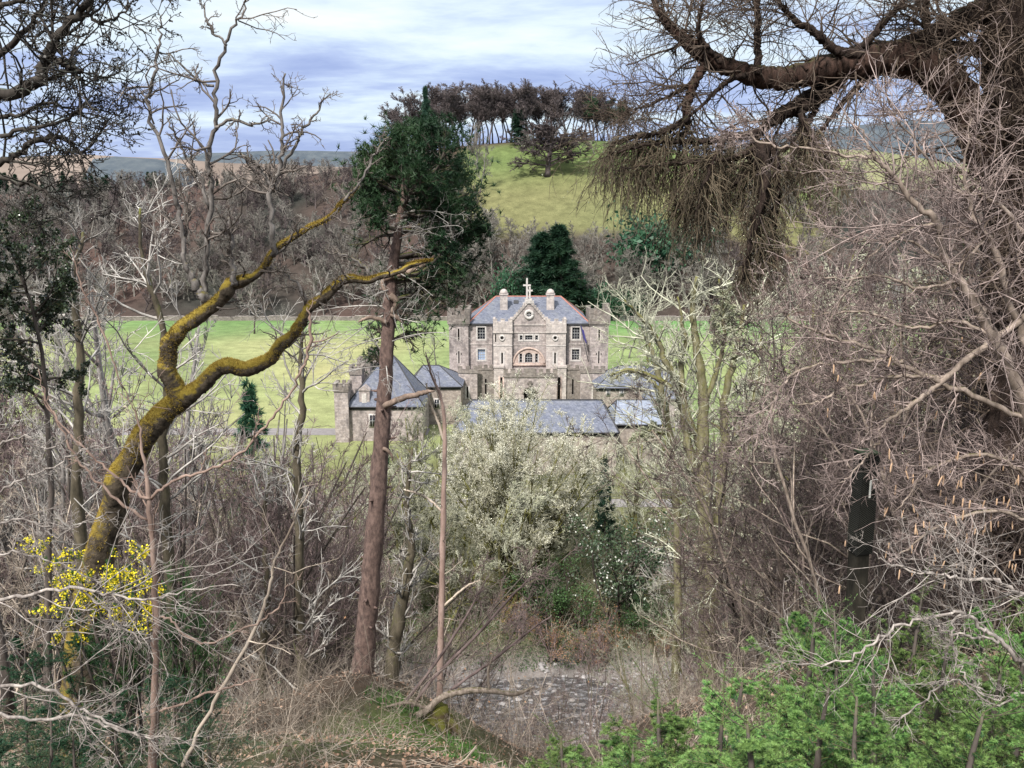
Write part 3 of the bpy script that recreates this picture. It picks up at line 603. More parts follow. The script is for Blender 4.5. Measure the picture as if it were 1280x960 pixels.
trm = Geo()
for h in LH:
    for xx in (h[0]-.22, h[1]+.02): trm.box(xx, xx+.2, y0-.11, y0-.061, h[2]-.1, h[3]-.1)
cpart('window_trim', trm, m_trim, centre)
# cross on the gable, a smaller one in front
for nm, xx, yy, zt, zb_, hw in (('stone_cross', cx(658.4), y0+3.0, cz(348.5), ap-.6, .75), ('stone_cross', cx(661.5), y0+.1, cz(358), ap+.1, .55)):
    g = Geo(); L = zt-zb_; g.box(xx-.17, xx+.17, yy-.15, yy+.15, zb_, zt); g.box(xx-hw, xx+hw, yy-.14, yy+.14, zb_+L*.68, zb_+L*.68+.32)
    g.box(xx-.45, xx+.45, yy-.4, yy+.4, zb_-.1, zb_+L*.18); g.box(xx-.8, xx+.8, yy-.35, yy+.35, zb_-.4, zb_+.1); cpart(nm, g, m_trim, centre)
# lower stage: porch, recesses, outer blocks
zl = cz(461, 168); yP = -5.2
def zq(py): return cz(py, 171+yP)
g = Geo(); px0, px1 = cx(630), cx(694.4); zp = zq(471.5); dz0, dz1 = cx(654.3), cx(668.6)
# wall with an arched doorway
xs = np.concatenate([[px0], np.linspace(dz0, dz1, 19), [px1]]); dr = (dz1-dz0)/2; dzs = zq(485)-dr
for a, b_ in zip(xs, xs[1:]):
    mxx = (a+b_)/2; lo = 0
    if dz0 < mxx < dz1:
        la = dzs+math.sqrt(max(0, dr*dr-(a-(dz0+dz1)/2)**2)); lb = dzs+math.sqrt(max(0, dr*dr-(b_-(dz0+dz1)/2)**2))
        g.quads([[(a, yP, la), (b_, yP, lb), (b_, yP, zp), (a, yP, zp)], [(a, yP+.8, la), (a, yP, la), (b_, yP, lb), (b_, yP+.8, lb)]])
    else: g.quads([[(a, yP, 0), (b_, yP, 0), (b_, yP, zp), (a, yP, zp)]])
g.quads([[(px1, yP, 0), (px1, -.9, 0), (px1, -.9, zp), (px1, yP, zp)], [(px0, -.9, 0), (px0, yP, 0), (px0, yP, zp), (px0, -.9, zp)], [(px0, yP, zp), (px1, yP, zp), (px1, -.9, zp), (px0, -.9, zp)]])
for x in (dz0, dz1): g.quads([[(x, yP, 0), (x, yP+.8, 0), (x, yP+.8, dzs), (x, yP, dzs)]])
porch = cpart('porch', g, m_st)
pd = Geo(); pd.box(dz0-.1, dz1+.1, yP+.82, yP+.9, 0, dzs+dr+.1); cpart('door', pd, m_gap, porch)
dt = Geo(); a_ = np.linspace(0, PI, 21); xc_ = (dz0+dz1)/2; dt.tubes(np.stack([xc_+(dr+.16)*np.cos(a_), np.full(21, yP-.05), dzs+(dr+.16)*np.sin(a_)], -1), np.full(21, .2), 6); dt.box(xc_-.25, xc_+.25, yP-.3, yP-.003, dzs+dr+.4, dzs+dr+1.5); dt.box(xc_-.5, xc_+.5, yP-.28, yP-.004, dzs+dr+.9, dzs+dr+1.1); cpart('door_arch', dt, m_dark, porch)
pp = Geo(); pp.box(px0-.2, px1+.2, yP-.2, yP+.25, zp+.002, zp+.3); pp.box(px0-.1, px1+.1, yP-.1, yP+.25, zp+.302, zp+.8); crenel(pp, px0-.1, px1+.1, yP-.1, -2, zp+.8, .7, .85, .55, front_only=True); pp.box(xm-1.1, xm+1.1, yP-.16, yP+.3, zp+.33, zp+1.75); cpart('parapet', pp, m_dark, porch)
pb = Geo(); zs2 = zq(470)
for e, xa, xb in ((-1, 617.5, 629.8), (1, 694.6, 706.5)):
    xa, xb = cx(xa), cx(xb); pb.box(xa, xb, -3.2, -1.62, 0, zq(462)); pb.box(xa-.1, xb+.1, -3.35, -1.62, zq(462)+.002, zq(462)+.3)
pil = cpart('pilaster', pb, m_ash)
pk = Geo()
for px in (626.8, 697.6): pk.box(cx(px)-.2, cx(px)+.2, -3.23, -3.18, 1.2, zq(474)); 
cpart('arrow_slit', pk, m_gap, pil)
po = Geo()
for px in (624.4, 629.2, 695.2, 700): po.tubes([(cx(px), -3.28, 0), (cx(px), -3.28, zq(473))], [.16, .16], 8)
cpart('pink_shaft', po, m_pink, pil, True)
for e, xa, xb, ra, rb in ((-1, 574.5, 597.3, 597.3, 617.4), (1, 723.5, 752.5, 706.6, 723.5)):
    xa, xb, ra, rb = map(cx, (xa, xb, ra, rb)); yb = -4.4; zt = cz(466, 167); xs_ = (xa+xb)/2+(.35 if e > 0 else -.1); hs = (xs_-.17, xs_+.17, cz(497, 167), cz(483, 167))
    g = Geo(); holed_wall(g, xa, xb, 0, zt, yb, [hs]); g.quads([[(xb, yb, 0), (xb, -.9, 0), (xb, -.9, zt), (xb, yb, zt)], [(xa, -.9, 0), (xa, yb, 0), (xa, yb, zt), (xa, -.9, zt)], [(xa, yb, zt), (xb, yb, zt), (xb, -.9, zt), (xa, -.9, zt)]])
    o = cpart('lower_block', g, [m_st, m_ash]); s = Geo().box(hs[0]-.02, hs[1]+.02, yb+.4, yb+.45, hs[2]-.02, hs[3]+.02); cpart('arrow_slit', s, m_gap, o)
    fr = Geo(); fr.box(hs[0]-.3, hs[0], yb-.06, yb+.02, hs[2]-.2, hs[3]+.2); fr.box(hs[1], hs[1]+.3, yb-.06, yb+.02, hs[2]-.2, hs[3]+.2); cpart('slit_frame', fr, m_trim, o)
    p = Geo(); p.box(xa-.15, xb+.15, yb-.15, yb+.25, zt+.002, zt+.25); p.box(xa-.1, xb+.1, yb-.1, yb+.22, zt+.252, zt+.75); crenel(p, xa-.1, xb+.1, yb-.1, -1, zt+.75, .5, .8, .55, front_only=True); cpart('parapet', p, m_dark, o)
    yb = -2.6; xs_ = (ra+rb)/2; hs = (xs_-.17, xs_+.17, cz(494, 168), cz(474, 168)); g = Geo(); zt = cz(463, 168); holed_wall(g, ra, rb, 0, zt, yb, [hs]); g.quads([[(ra, yb, zt), (rb, yb, zt), (rb, 0, zt), (ra, 0, zt)]])
    o = cpart('recess_wall', g, [m_dark, m_ash]); s = Geo().box(hs[0]-.02, hs[1]+.02, yb+.4, yb+.45, hs[2]-.02, hs[3]+.02); cpart('arrow_slit', s, m_gap, o)
    p = Geo(); p.box(ra+.16, rb-.16, yb-.1, yb+.22, zt+.002, zt+.35); crenel(p, ra+.16, rb-.16, yb-.1, 0, zt+.35, .55, .7, .5, front_only=True); cpart('parapet', p, m_dark, o)
# limp flag on a leaning pole by the upper right window
fl = thing('flag', 'limp dark blue flag on a leaning pole by the upper right window', 'flag', O)
g = Geo(); pa, pb2 = np.array([cx(733), -4.0, cz(452, 167)]), np.array([cx(723), -1.6, cz(403)]); g.tubes([pa, pb2], [.09, .07], 6); link('pole', g.mesh('pole', m_lead), fl)
g = Geo(); rows = []
for i, f in enumerate(np.linspace(.62, .98, 9)):
    c = pa+(pb2-pa)*f; rows.append([c+np.array([.08, -.05, -.1]), c+np.array([.32, -.28+.08*(i % 2), -.5]), c+np.array([.52, .02, -.9-.05*(i % 3)]), c+np.array([.75, -.2, -1.15])])
V = np.array(rows); b_ = g._addv(V); idx = np.arange(36).reshape(9, 4); g.q.append(np.stack([idx[:-1, :-1], idx[:-1, 1:], idx[1:, 1:], idx[1:, :-1]], -1).reshape(-1, 4)); g.mq.append(np.zeros(24, int))
link('cloth', g.mesh('cloth', mat_plain('dark blue cloth', (.035, .03, .13), .8)), fl)

# ------------------------------------------------------------------ wings and service ranges
def hip_house(name, label, x0, x1, y0, y1, ze, zr, rx0, rx1, rmid=None, wall_m=None, roof_m=None, wins=(), hipr=.12):
    o = thing(name, label, 'building', ((x0+x1)/2, (y0+y1)/2, 0)); org = np.array(o.location)
    g = Geo(); g.box(x0, x1, y0, y1, -.3, ze-.02); link('wall', g.mesh('wall', wall_m or m_rub, org, smooth=False), o)
    a = .35; ym = rmid or (y0+y1)/2; g = Geo(); e = [(x0-a, y0-a, ze), (x1+a, y0-a, ze), (x1+a, y1+a, ze), (x0-a, y1+a, ze)]; r0, r1 = (rx0, ym, zr), (rx1, ym, zr)
    g.quads([[e[0], e[1], r1, r0], [e[2], e[3], r0, r1]]); g.tris([[e[1], e[2], r1], [e[3], e[0], r0]]); g.quads([[e[3], e[2], e[1], e[0]]]); rf = link('roof', g.mesh('roof', roof_m or m_slate, org, smooth=False), o)
    h = Geo(); [h.tubes([p, q], [hipr, hipr], 5) for p, q in ((e[0], r0), (e[1], r1), (e[2], r1), (e[3], r0), (r0, r1))]; link('ridge_tile', h.mesh('ridge_tile', m_lead, org), rf)
    h = Geo(); h.box(x0-a, x1+a, y0-a-.14, y0-a-.003, ze-.2, ze+.03); h.box(x0-.02, x1+.02, y0-.04, y0-.002, ze-.6, ze-.25); link('gutter', h.mesh('gutter', m_lead, org), rf)
    for (wx, z0, ww, wh) in wins:
        h = Geo(); h.box(wx-ww/2-.22, wx+ww/2+.22, y0-.07, y0-.003, z0-.22, z0+wh+.22); wn = link('window', h.mesh('window', m_trim, org), o)
        h = Geo(); h.box(wx-ww/2, wx+ww/2, y0-.1, y0-.073, z0, z0+wh); link('pane', h.mesh('pane', m_glass, org), wn)
        h = Geo(); h.box(wx-.04, wx+.04, y0-.13, y0-.102, z0, z0+wh); h.box(wx-ww/2, wx+ww/2, y0-.129, y0-.103, z0+wh*.5-.04, z0+wh*.5+.04); link('glazing_bar', h.mesh('glazing_bar', m_bar, org), wn)
    return o, org
def XZ(px, py, Y): p = at(px, py, Y); return p[0], p[2]
# left range (behind the pine) and left pavilion
x0, ze = XZ(512, 483, 160); x1, _ = XZ(576, 483, 160); zr = XZ(540, 457, 165)[1]
hip_house('link_range', 'brown stone range with a hipped slate roof left of the mansion', x0, x1, 160, 170.5, ze, zr, x0+2, XZ(549, 457, 165)[0], wins=[(x0+2.2, 3.2, .8, 1.6), (x0+5, 3.2, .8, 1.6)])
x0, ze = XZ(434, 508, 148); x1, _ = XZ(528, 508, 148); xr, zr = XZ(489, 443, 155)
pav, org = hip_house('stone_pavilion', 'stone pavilion with battlemented turrets and steep slate roof behind the pine trunk', x0, x1, 148, 159.4, ze, zr, xr-.9, xr+.6, wall_m=m_st, wins=[(x0+4.3, 2.6, .9, 2.0)])
for px0, px1, pyt, Y0, d in ((417, 434.5, 484, 147, 3.2), (437, 451.5, 463, 152, 3), (447.5, 462, 452.5, 157, 2.6), (461, 475, 441, 161, 2.4)):
    xa, zt = XZ(px0, pyt, Y0); xb, _ = XZ(px1, pyt, Y0); g = Geo(); g.box(xa, xb, Y0, Y0+d, 0, zt-.8); tw = link('turret', g.mesh('turret', m_st, org, smooth=False), pav)
    p = Geo(); p.box(xa-.15, xb+.15, Y0-.15, Y0+d+.15, zt-.798, zt); crenel(p, xa-.15, xb+.15, Y0-.15, Y0+d+.15, zt, .55, .6, .45); link('parapet', p.mesh('parapet', m_dark, org, smooth=False), tw)
g = Geo(); xa, zb_ = XZ(450, 506, 149); xb, zt = XZ(462.5, 487, 149); g.box(xa, xb, 148.2, 150.4, zb_-.3, zt); g.prism([(xa-.15, zt+.003), (xb+.15, zt+.003), ((xa+xb)/2, zt+.8)], 148.05, 150.4); link('dormer', g.mesh('dormer', m_st, org, smooth=False), pav)
tr = Geo(); tr.box(xa+.5, xb-.5, 148.1, 148.19, zb_+.5, zt-.5); link('window', tr.mesh('window', m_trim, org, smooth=False), pav)
# right link range, round-ended pavilion roof behind, pale lean-to
x0, ze = XZ(746, 484.5, 160); x1, _ = XZ(822, 484, 160); zr = XZ(785, 457.5, 165)[1]
rr2, org2 = hip_house('link_range', 'brown stone range with a white skylight right of the mansion', x0, x1, 160, 170.5, ze, zr, XZ(775, 457, 165)[0], XZ(806, 457, 165)[0], wins=[(XZ(760, 490, 160)[0], XZ(760, 494, 160)[1], .45, .95), (XZ(777, 490, 160)[0], XZ(777, 494, 160)[1], .45, .95), (XZ(796, 490, 160)[0], XZ(796, 494, 160)[1], .45, .95)])
sx, sz = XZ(784.2, 464, 163); g = Geo(); g.poly_mesh([(sx-.4, 162.4, sz-.5), (sx+.4, 162.4, sz-.5), (sx+.4, 163.4, sz+.25), (sx-.4, 163.4, sz+.25)], [(0, 1, 2, 3)]); link('skylight', g.mesh('skylight', m_skyl, org2), rr2)
x0, ze = XZ(806, 497, 158); x1, _ = XZ(858, 497, 158); xr, zr = XZ(829, 446, 166)
hip_house('stone_pavilion', 'stone pavilion with a peaked slate roof half hidden by the mossy tree', x0, x1, 157, 173, ze, zr, xr-.6, xr+.6, wall_m=m_st)
x0, ze = XZ(770, 530, 134); x1, _ = XZ(826, 530, 134); zr = XZ(795, 500, 139)[1]
hip_house('lean_to_shed', 'long shed with a sheen-painted wet slate roof at the right of the courtyard', x0, x1, 134, 144, ze, zr, x0+.6, x1-.6, roof_m=m_slate_sheen)
# front range facing the river
x0, ze = XZ(568, 540, 128); x1, _ = XZ(771, 540, 128); zr = XZ(660, 500, 134)[1]
hip_house('front_range', 'long low range with blue slate roof in front of the mansion', x0, x1, 128, 140, ze, zr, XZ(590, 500, 134)[0], XZ(752, 500, 134)[0], hipr=.15)

# field walls, ruined wall by the river, wires
def rubble_wall(name, label, pts, h, th, m, cap=None):
    P = np.array(pts, float); o = thing(name, label, 'wall', (*P[len(P)//2], float(ground(*P[len(P)//2])))); org = np.array(o.location); r = np.random.default_rng(4)
    g = Geo(); c = Geo()
    for (ax, ay), (bx, by) in zip(P, P[1:]):
        d = np.array([bx-ax, by-ay]); L = np.hypot(*d); d /= L; nn = np.array([-d[1], d[0]])*th/2
        k = max(1, int(L/(1.2 if h > 1.3 and L < 20 else 6)))
        for i in range(k):
            u, v = np.array([ax, ay])+d*L*i/k, np.array([ax, ay])+d*L*(i+1)/k; z = float(min(ground(*u), ground(*v)))-.3; hh = h*(1+.12*r.normal())
            q = [u-nn, v-nn, v+nn, u+nn]; g.poly_mesh([(*a, z) for a in q]+[(*a, z+.3+hh) for a in q], [(4, 5, 6, 7), (0, 1, 5, 4), (1, 2, 6, 5), (2, 3, 7, 6), (3, 0, 4, 7)])
            nn2 = nn*1.3; q = [u-nn2, v-nn2, v+nn2, u+nn2]; c.poly_mesh([(*a, z+.302+hh) for a in q]+[(*a, z+.302+hh+.2) for a in q], [(4, 5, 6, 7), (0, 1, 5, 4), (1, 2, 6, 5), (2, 3, 7, 6), (3, 0, 4, 7)])
    link('masonry', g.mesh('masonry', m, org, smooth=False), o); link('coping', c.mesh('coping', cap or m, org, smooth=False), o)
rubble_wall('field_wall', 'low grey dry stone wall along the far edge of the field', [(-260, 321), (-120, 320.5), (-20, 321), (60, 320.5), (180, 321)], 1.5, .6, m_dark, m_st)
rubble_wall('ruined_wall', 'ruined stub of rubble wall with pale capstones above the river bank', [(X_at(778, 90), 90.5), (X_at(815, 90), 90), (X_at(850, 90), 89)], 2.3, .9, m_dark, m_trim)
m_wood_d = mat_bark('dark weathered wood', (.03, .026, .022), (.11, .095, .08), 4)
for Y, py, lb in ((84, 615, 'upper thin dark cable strung across the river bank'), (82, 619, 'lower thin dark cable strung across the river bank')):
    a, b_ = at(60, py-3, Y), at(985, py-3, Y); t_ = np.linspace(0, 1, 40)[:, None]; P = a+(b_-a)*t_; P[:, 2] -= .5*4*(t_*(1-t_))[:, 0]
    o = link('overhead_cable', Geo().tubes(P, np.full(40, .022), 4).mesh('overhead_cable', m_lead, P[0]), None, P[0]); tag(o, lb, 'cable', 'cables over the river bank')
for px, lb in ((60, 'weathered wooden cable pole in the thicket under the left end of the cables'), (985, 'weathered wooden cable pole in the thicket at the right end of the cables')):
    p = at(px, 606, 83); zg = float(ground(p[0], 83)); o = thing('cable_pole', lb, 'pole', (p[0], 83, zg)); link('shaft', Geo().tubes([(0, 0, -.5), (0, 0, p[2]-zg+.4)], [.14, .11], 10).mesh('shaft', m_wood_d), o); link('crossarm', Geo().box(-.08, .08, -1.25, 1.25, p[2]-zg-.35, p[2]-zg-.2).mesh('crossarm', m_wood_d), o)
# ------------------------------------------------------------------ tree kinds (each built once as meshes, then set out as objects)
MB_olive2 = mat_bark('bright olive mossy bark', (.085, .078, .045), (.25, .23, .15), 5, moss=(.175, .17, .055), moss_at=(-.1, .6), amt=.15)
MB_moss = mat_bark('mossy oak bark', (.03, .024, .018), (.17, .135, .10), 12, moss=(.37, .275, .05), moss_at=(.0, .35), moss_scale=.3, bump=.03, amt=.1, stretch=(1, 1, 1), c3=(.30, .26, .22))
ML_moss = mat_leaf('moss fronds', (.17, .115, .02), (.50, .36, .085), .5, .9, transl=.2, hue=0)
MB_pine = mat_bark('scots pine bark', (.065, .045, .042), (.225, .155, .135), 14, bump=.035, amt=.1, stretch=(1, 1, .5))
MB_pine_t = mat_bark('scots pine upper bark', (.10, .072, .058), (.30, .225, .185), 9, bump=.01, amt=.15)
ML_pine = mat_leaf('pine needles', (.014, .042, .021), (.055, .112, .048), .45, .5)
ML_sprd = mat_leaf('dark spruce needles', (.014, .040, .026), (.035, .075, .045), .4, .5)
ML_sprn = mat_leaf('young spruce needles', (.085, .20, .06), (.22, .40, .13), .5, .5, transl=.4)
ML_sprl = mat_leaf('deep green foliage', (.018, .06, .035), (.05, .12, .06), .4, .5)  # deep green, for the lower left spruces, bluish conifers and rhododendrons
ML_ever = mat_leaf('dark glossy leaves', (.018, .035, .016), (.06, .085, .045), .6, .3, .5, transl=.1)
ML_ivy = mat_leaf('ivy leaves', (.022, .055, .018), (.075, .13, .045), .6, .4, .4, transl=.1)
ML_brown = mat_leaf('dry brown leaves', (.20, .10, .05), (.42, .25, .15), .5, .7)
ML_litter = mat_leaf('fallen leaves', (.13, .08, .055), (.38, .26, .19), .6, .8, transl=0)
ML_grass = mat_leaf('green blades', (.05, .12, .03), (.12, .23, .06), .4, .5)
ML_gorse = mat_leaf('gorse spines', (.025, .07, .02), (.07, .14, .04), .4, .5)
ML_yel = mat_leaf('yellow flowers', (.72, .58, .02), (.92, .80, .05), .15, .6, transl=.3, hue=0)
ML_white = mat_leaf('white blossom', (.52, .54, .48), (.80, .80, .74), .2, .7, transl=.3, hue=0)
ML_bud = mat_leaf('grey green buds', (.22, .23, .15), (.46, .46, .33), .4, .8, transl=.2)
ML_cream = mat_leaf('cream willow catkins', (.56, .56, .46), (.80, .79, .67), .2, .8, transl=.25)
ML_catkin = mat_leaf('tan catkins', (.45, .28, .17), (.68, .48, .33), .25, .7, hue=0)

def bare_proto(name, cat, seed, H, r0, bark, twig, levels=4, limbs=11, br=6, tw=6, twl=5, wander=.10, up=.06, ang=.85, t0=.25, spread=.5, rtw=.006, stems=1, r_br=None, lean=.1, sides=6, llen=.45, buds=None):
    r = np.random.default_rng(seed); tg, cg = Geo(), Geo(); Ps, Rs = [], []
    for k in range(stems):
        ln = r.normal(0, lean if stems == 1 else .32, 2)
        P, R = stem_line(r, H*r.uniform(.85, 1), 12, wander*.6, ln, r0*(1 if stems == 1 else r.uniform(.5, .9)), rtw*2.2, (0, 0, 0) if stems == 1 else (*r.normal(0, r0*1.2, 2), 0), flare=.35); Ps.append(P); Rs.append(R)
    P = np.array(Ps); R = np.array(Rs); tg.tubes(P, R, sides)
    P1, R1 = grow(P, R, limbs, llen, (ang, .2), r, t0, .97, 7, wander, up, .6, .25, rtw*1.6, .55); tg.tubes(P1, R1, 5 if sides > 4 else 3)
    P2, R2 = grow(P1, R1, br, spread, (.75, .25), r, .2, 1, 5, wander*1.2, up, .6, .35, rtw*1.1, .4); cg.tubes(P2, R2, 3)
    P3, R3 = grow(P2, R2, tw, .55, (.7, .3), r, .15, 1, 4, wander*1.4, up, .65, .5, rtw, .4); cg.tubes(P3, R3, 3)
    if levels >= 4:
        P4, R4 = grow(P3, R3, twl, .55, (.7, .3), r, .1, 1, 3, wander*1.4, up, .7, .6, rtw*.8, .3); cg.tubes(P4, R4, 3)
    parts = [('trunk', tg.mesh('trunk', bark))]
    if buds:
        E = P4[:, 1:].reshape(-1, 3); E = E[r.integers(0, len(E), buds[1])]; cg.quads(leaf_quads(E+r.normal(0, .02, E.shape), buds[2], r, aspect=.8), 1); parts.append(('crown', cg.mesh('crown', [twig, buds[0]])))
    else: parts.append(('crown', cg.mesh('crown', twig)))
    return (name, cat, parts)

def conifer_proto(name, seed, H, r0, spread, bark, leaf, whorls=16, per=7, twig=9, need=14, nl=.3, nw=.05, droop=-.12, t0=.06, elev=1.45):
    r = np.random.default_rng(seed); tg, cg = Geo(), Geo()
    P, R = stem_line(r, H, 12, .015, (0, 0), r0, r0*.08, flare=.2); tg.tubes(P, R, 6)
    P1, R1 = grow(P, R, whorls*per, spread, (elev, .15), r, t0, .985, 6, .05, droop, .3, .2, r0*.03, .93, absL=True); tg.tubes(P1, R1, 3)
    P2, R2 = grow(P1, R1, twig, .42, (.8, .15), r, .15, 1, 3, .06, droop*.7, .6, .3, r0*.02, .55); cg.tubes(P2, R2, 3, 1)
    cg.tris(needles_along(P2, need, nl, nw, r)); cg.tris(needles_along(P1, need*2, nl, nw, r))
    return (name, 'conifer', [('trunk', tg.mesh('trunk', bark)), ('crown', cg.mesh('crown', [leaf, bark]))])

MB_hill = mat_bark('purple grey beech twigs', (.062, .052, .054), (.17, .14, .14), .5, amt=.35)
# far kinds
far_beech = [bare_proto('beech_tree', 'tree', 11+i, 27, .24, MB_hill, MB_hill, 4, 20, 8, 7, 5, wander=.11, up=.13, ang=.65, t0=.36, rtw=.058, sides=5, llen=.40, lean=.06) for i in range(4)]
far_ash = [bare_proto('bare_tree', 'tree', 31+i, 16, .28, MB_far2, MB_far2, 4, 16, 7, 6, 3, wander=.14, up=.07, ang=.85, t0=.14, rtw=.048, sides=5, llen=.46) for i in range(4)]
lone_beech_p = bare_proto('beech_tree', 'tree', 53, 19, .6, MB_far, MB_far, 4, 30, 10, 9, 5, wander=.12, up=.03, ang=1.0, t0=.14, rtw=.085, sides=7, llen=.66, lean=.03)
far_spruce = [conifer_proto('spruce_tree', 61+i, 20, .3, 5.6, MB_dark, ML_sprd, 17, 8, 9, 10, 1.0, .24) for i in range(2)]
far_pine_p = None
def scots_far(seed):
    r = np.random.default_rng(seed); tg, cg = Geo(), Geo(); P, R = stem_line(r, 19, 9, .05, r.normal(0, .08, 2), .28, .08); tg.tubes(P, R, 6)
    P1, R1 = grow(P, R, 9, 4.2, (1.15, .25), r, .55, 1, 5, .12, .1, .5, .3, .05, .3, absL=True); tg.tubes(P1, R1, 4)
    C = P1[:, 2:].reshape(-1, 3); C = np.repeat(C, 9, 0)+r.normal(0, .75, (len(C)*9, 3))*np.array([1, 1, .5]); cg.tris(tufts(C, 8, .8, .22, r))
    return ('scots_pine', 'tree', [('trunk', tg.mesh('trunk', MB_dark)), ('crown', cg.mesh('crown', ML_pine))])
far_scots = [scots_far(71), scots_far(72)]
def shrub_proto(name, seed, H, W, leaf, n, size, bark=MB_dark, cat='shrub', extra=None, zmin=-1):
    r = np.random.default_rng(seed); sg, cg = Geo(), Geo(); Ps, Rs = [], []
    for k in range(9):
        P, R = stem_line(r, H*r.uniform(.6, 1), 8, .12, r.normal(0, W/H*.42, 2), H*.014, H*.004, (*r.normal(0, W*.06, 2), 0)); Ps.append(P); Rs.append(R)
    P = np.array(Ps); R = np.array(Rs); sg.tubes(P, R, 4); P1, R1 = grow(P, R, 9, .5, (.9, .3), r, .2, 1, 5, .15, .05, .6, .4, H*.003); sg.tubes(P1, R1, 3)
    P2, R2 = grow(P1, R1, 4, .6, (.8, .3), r, .2, 1, 4, .15, .03, .6, .5, H*.002); cg.tubes(P2, R2, 3, 1)
    k = n//len(P2)+1; C = (P2[:, 1:].reshape(-1, 3)); C = C[C[:, 2] > zmin*H]; C = C[r.integers(0, len(C), n)]+r.normal(0, size*1.3, (n, 3)); cg.quads(leaf_quads(C, size, r))
    parts = [('stem', sg.mesh('stem', bark)), ('crown', cg.mesh('crown', [leaf, bark]))]
    if extra:
        m, n2, s2 = extra; E = Geo(); c0 = P2[:, -1]; pick = c0[r.permutation(len(c0))[:max(6, len(c0)//5)]]; C = pick[r.integers(0, len(pick), n2)]+r.normal(0, s2*2.4, (n2, 3)); E.quads(leaf_quads(C, s2, r, aspect=.8)); parts.append(('blossom', E.mesh('blossom', m)))
    return (name, cat, parts)
dark_shrub = [shrub_proto('rhododendron_shrub', 81+i, 5, 8, ML_sprl, 2600, .42) for i in range(2)]

def base(px, Y): x, z = ground_pt(px, Y); return (x, Y, z-.05)
def height_to(px, py, Y):
    b = base(px, Y); return float(at(px, py, Y)[2])-b[2]
rnd = random.Random(9)
PH = lambda p: max(float(np.array([v.co.z for v in me.vertices]).max()) if False else me_h(me) for _, me in p[2])
_hc = {}
def me_h(me):
    if me.name not in _hc:
        a = np.empty(len(me.vertices)*3, np.float32); me.vertices.foreach_get('co', a); _hc[me.name] = float(np.percentile(a[2::3], 99.5))
    return _hc[me.name]
def put(proto, px, Y, py_top, label, group=None, wide=1.0, tilt=(0, 0)):
    b = base(px, Y); h = max(.3, height_to(px, py_top, Y)); s = h/PH(proto)
    return place(proto, b, label, group, rnd.uniform(0, 6.28), (s*wide, s*wide, s), tilt)

# ---- hilltop wood, lone trees on the pasture
GH = 'beeches of the hilltop wood'
for i in range(76):
    px = 498+i*4.8+rnd.uniform(-2, 2); px = px if i < 58 else 500+rnd.uniform(0, 290)
    top = np.interp(px, [495, 525, 545, 570, 640, 720, 760, 800], [142, 118, 108, 104, 106, 109, 118, 126])+rnd.uniform(-3, 8)
    Y = 470+rnd.uniform(0, 34); put(far_beech[i % 4], px, Y, top, 'tall bare beech in the dense brown wood on the crest of the pasture hill', GH, wide=1.65)
for k, (px, py) in enumerate(((741, 120), (762, 122), (776, 126))):
    put(far_scots[k % 2], px, 466+k*2, py, ('dark-tufted Scots pine at the left of the three on the hill crest', 'middle Scots pine of the three on the hill crest', 'leaning Scots pine at the right end of the hilltop wood')[k], 'Scots pines on the hill crest')
for k, (px, py) in enumerate(((752, 128), (770, 118), (786, 124))): put(far_ash[k], px, 480, py, 'thin bare tree among the Scots pines on the hill crest', 'thin trees on the hill crest', .7)
put(far_spruce[0], 534, 462, 110, 'narrow dark spruce standing up at the left end of the hilltop wood', None, .6)
put(far_spruce[1], 651, 466, 136, 'small dark conifer in the middle of the hilltop wood', None, 1.5)
b = base(684, 428); s = height_to(684, 143, 428)/PH(lone_beech_p); place(lone_beech_p, b, 'broad round-crowned bare beech standing alone on the green pasture', None, 1.0, (s*1.8, s*1.8, s))
put(far_ash[1], 600, 415, 172, 'slender pale bare tree on the left edge of the pasture', None, .85)
put(far_ash[3], 597, 440, 148, 'pale bare tree at the foot of the hilltop wood left of the round beech', None, 1.0)
for k in range(5): put(far_ash[k % 4], 655+k*14+rnd.uniform(-3, 3), 455+rnd.uniform(0, 8), 158+rnd.uniform(-6, 6), 'small bare tree at the foot of the hilltop wood behind the round beech', 'small trees behind the round beech', 1.1)
for k in range(4): put(far_ash[k], 726+k*17, 452, 165+rnd.uniform(-6, 6), 'low bare thorn along the right foot of the hilltop wood', 'thorns at the right foot of the hilltop wood', 1.5)
# ---- wood on the steep bank behind the mansion (trees one can tell apart)
GB = 'bare trees on the bank behind the mansion'
for i in range(95):
    px = rnd.uniform(545, 900); Y = rnd.uniform(326, 376)
    z0 = ground_pt(px, Y)[1]; top_lim = np.interp(px, [545, 600, 640, 700, 800, 880], [215, 238, 262, 275, 275, 240])
    H = rnd.uniform(13, 23); zt = z0+H; pyt = 480-FPX*math.tan(math.atan((zt-CAMZ)/Y)+PITCH); pyt = max(pyt, top_lim+rnd.uniform(0, 20))
    put(far_ash[i % 4], px, Y, pyt, 'bare greyish tree in the tangled wood on the bank behind the mansion', GB, 1.15)
put(far_spruce[0], 703, 320, 283, 'tall dark green spruce directly behind the right half of the mansion roof', None, 1.5)
put(far_spruce[1], 668, 324, 292, 'tall dark green spruce directly behind the cross of the mansion', None, 1.5)
put(far_spruce[0], 690, 335, 300, 'dark spruce between and behind the two tall spruces at the mansion', None, 1.5)
for k, (px, py, w_) in enumerate(((822, 262, 1.0), (770, 362, .9), (790, 372, 1.0), (640, 330, .7), (740, 355, .9))):
    put(dark_shrub[k % 2], px, (350, 322, 325, 326, 326)[k], py, ('dark evergreen bush high on the bank right of the pasture', 'dark green rhododendron at the field edge right of the mansion towers', 'dark rhododendron clump nearest the right end of the field edge', 'dark evergreen bush behind the left chimney of the mansion', 'dark evergreen bush behind the right tower of the mansion')[k], 'dark evergreens on the bank', w_)
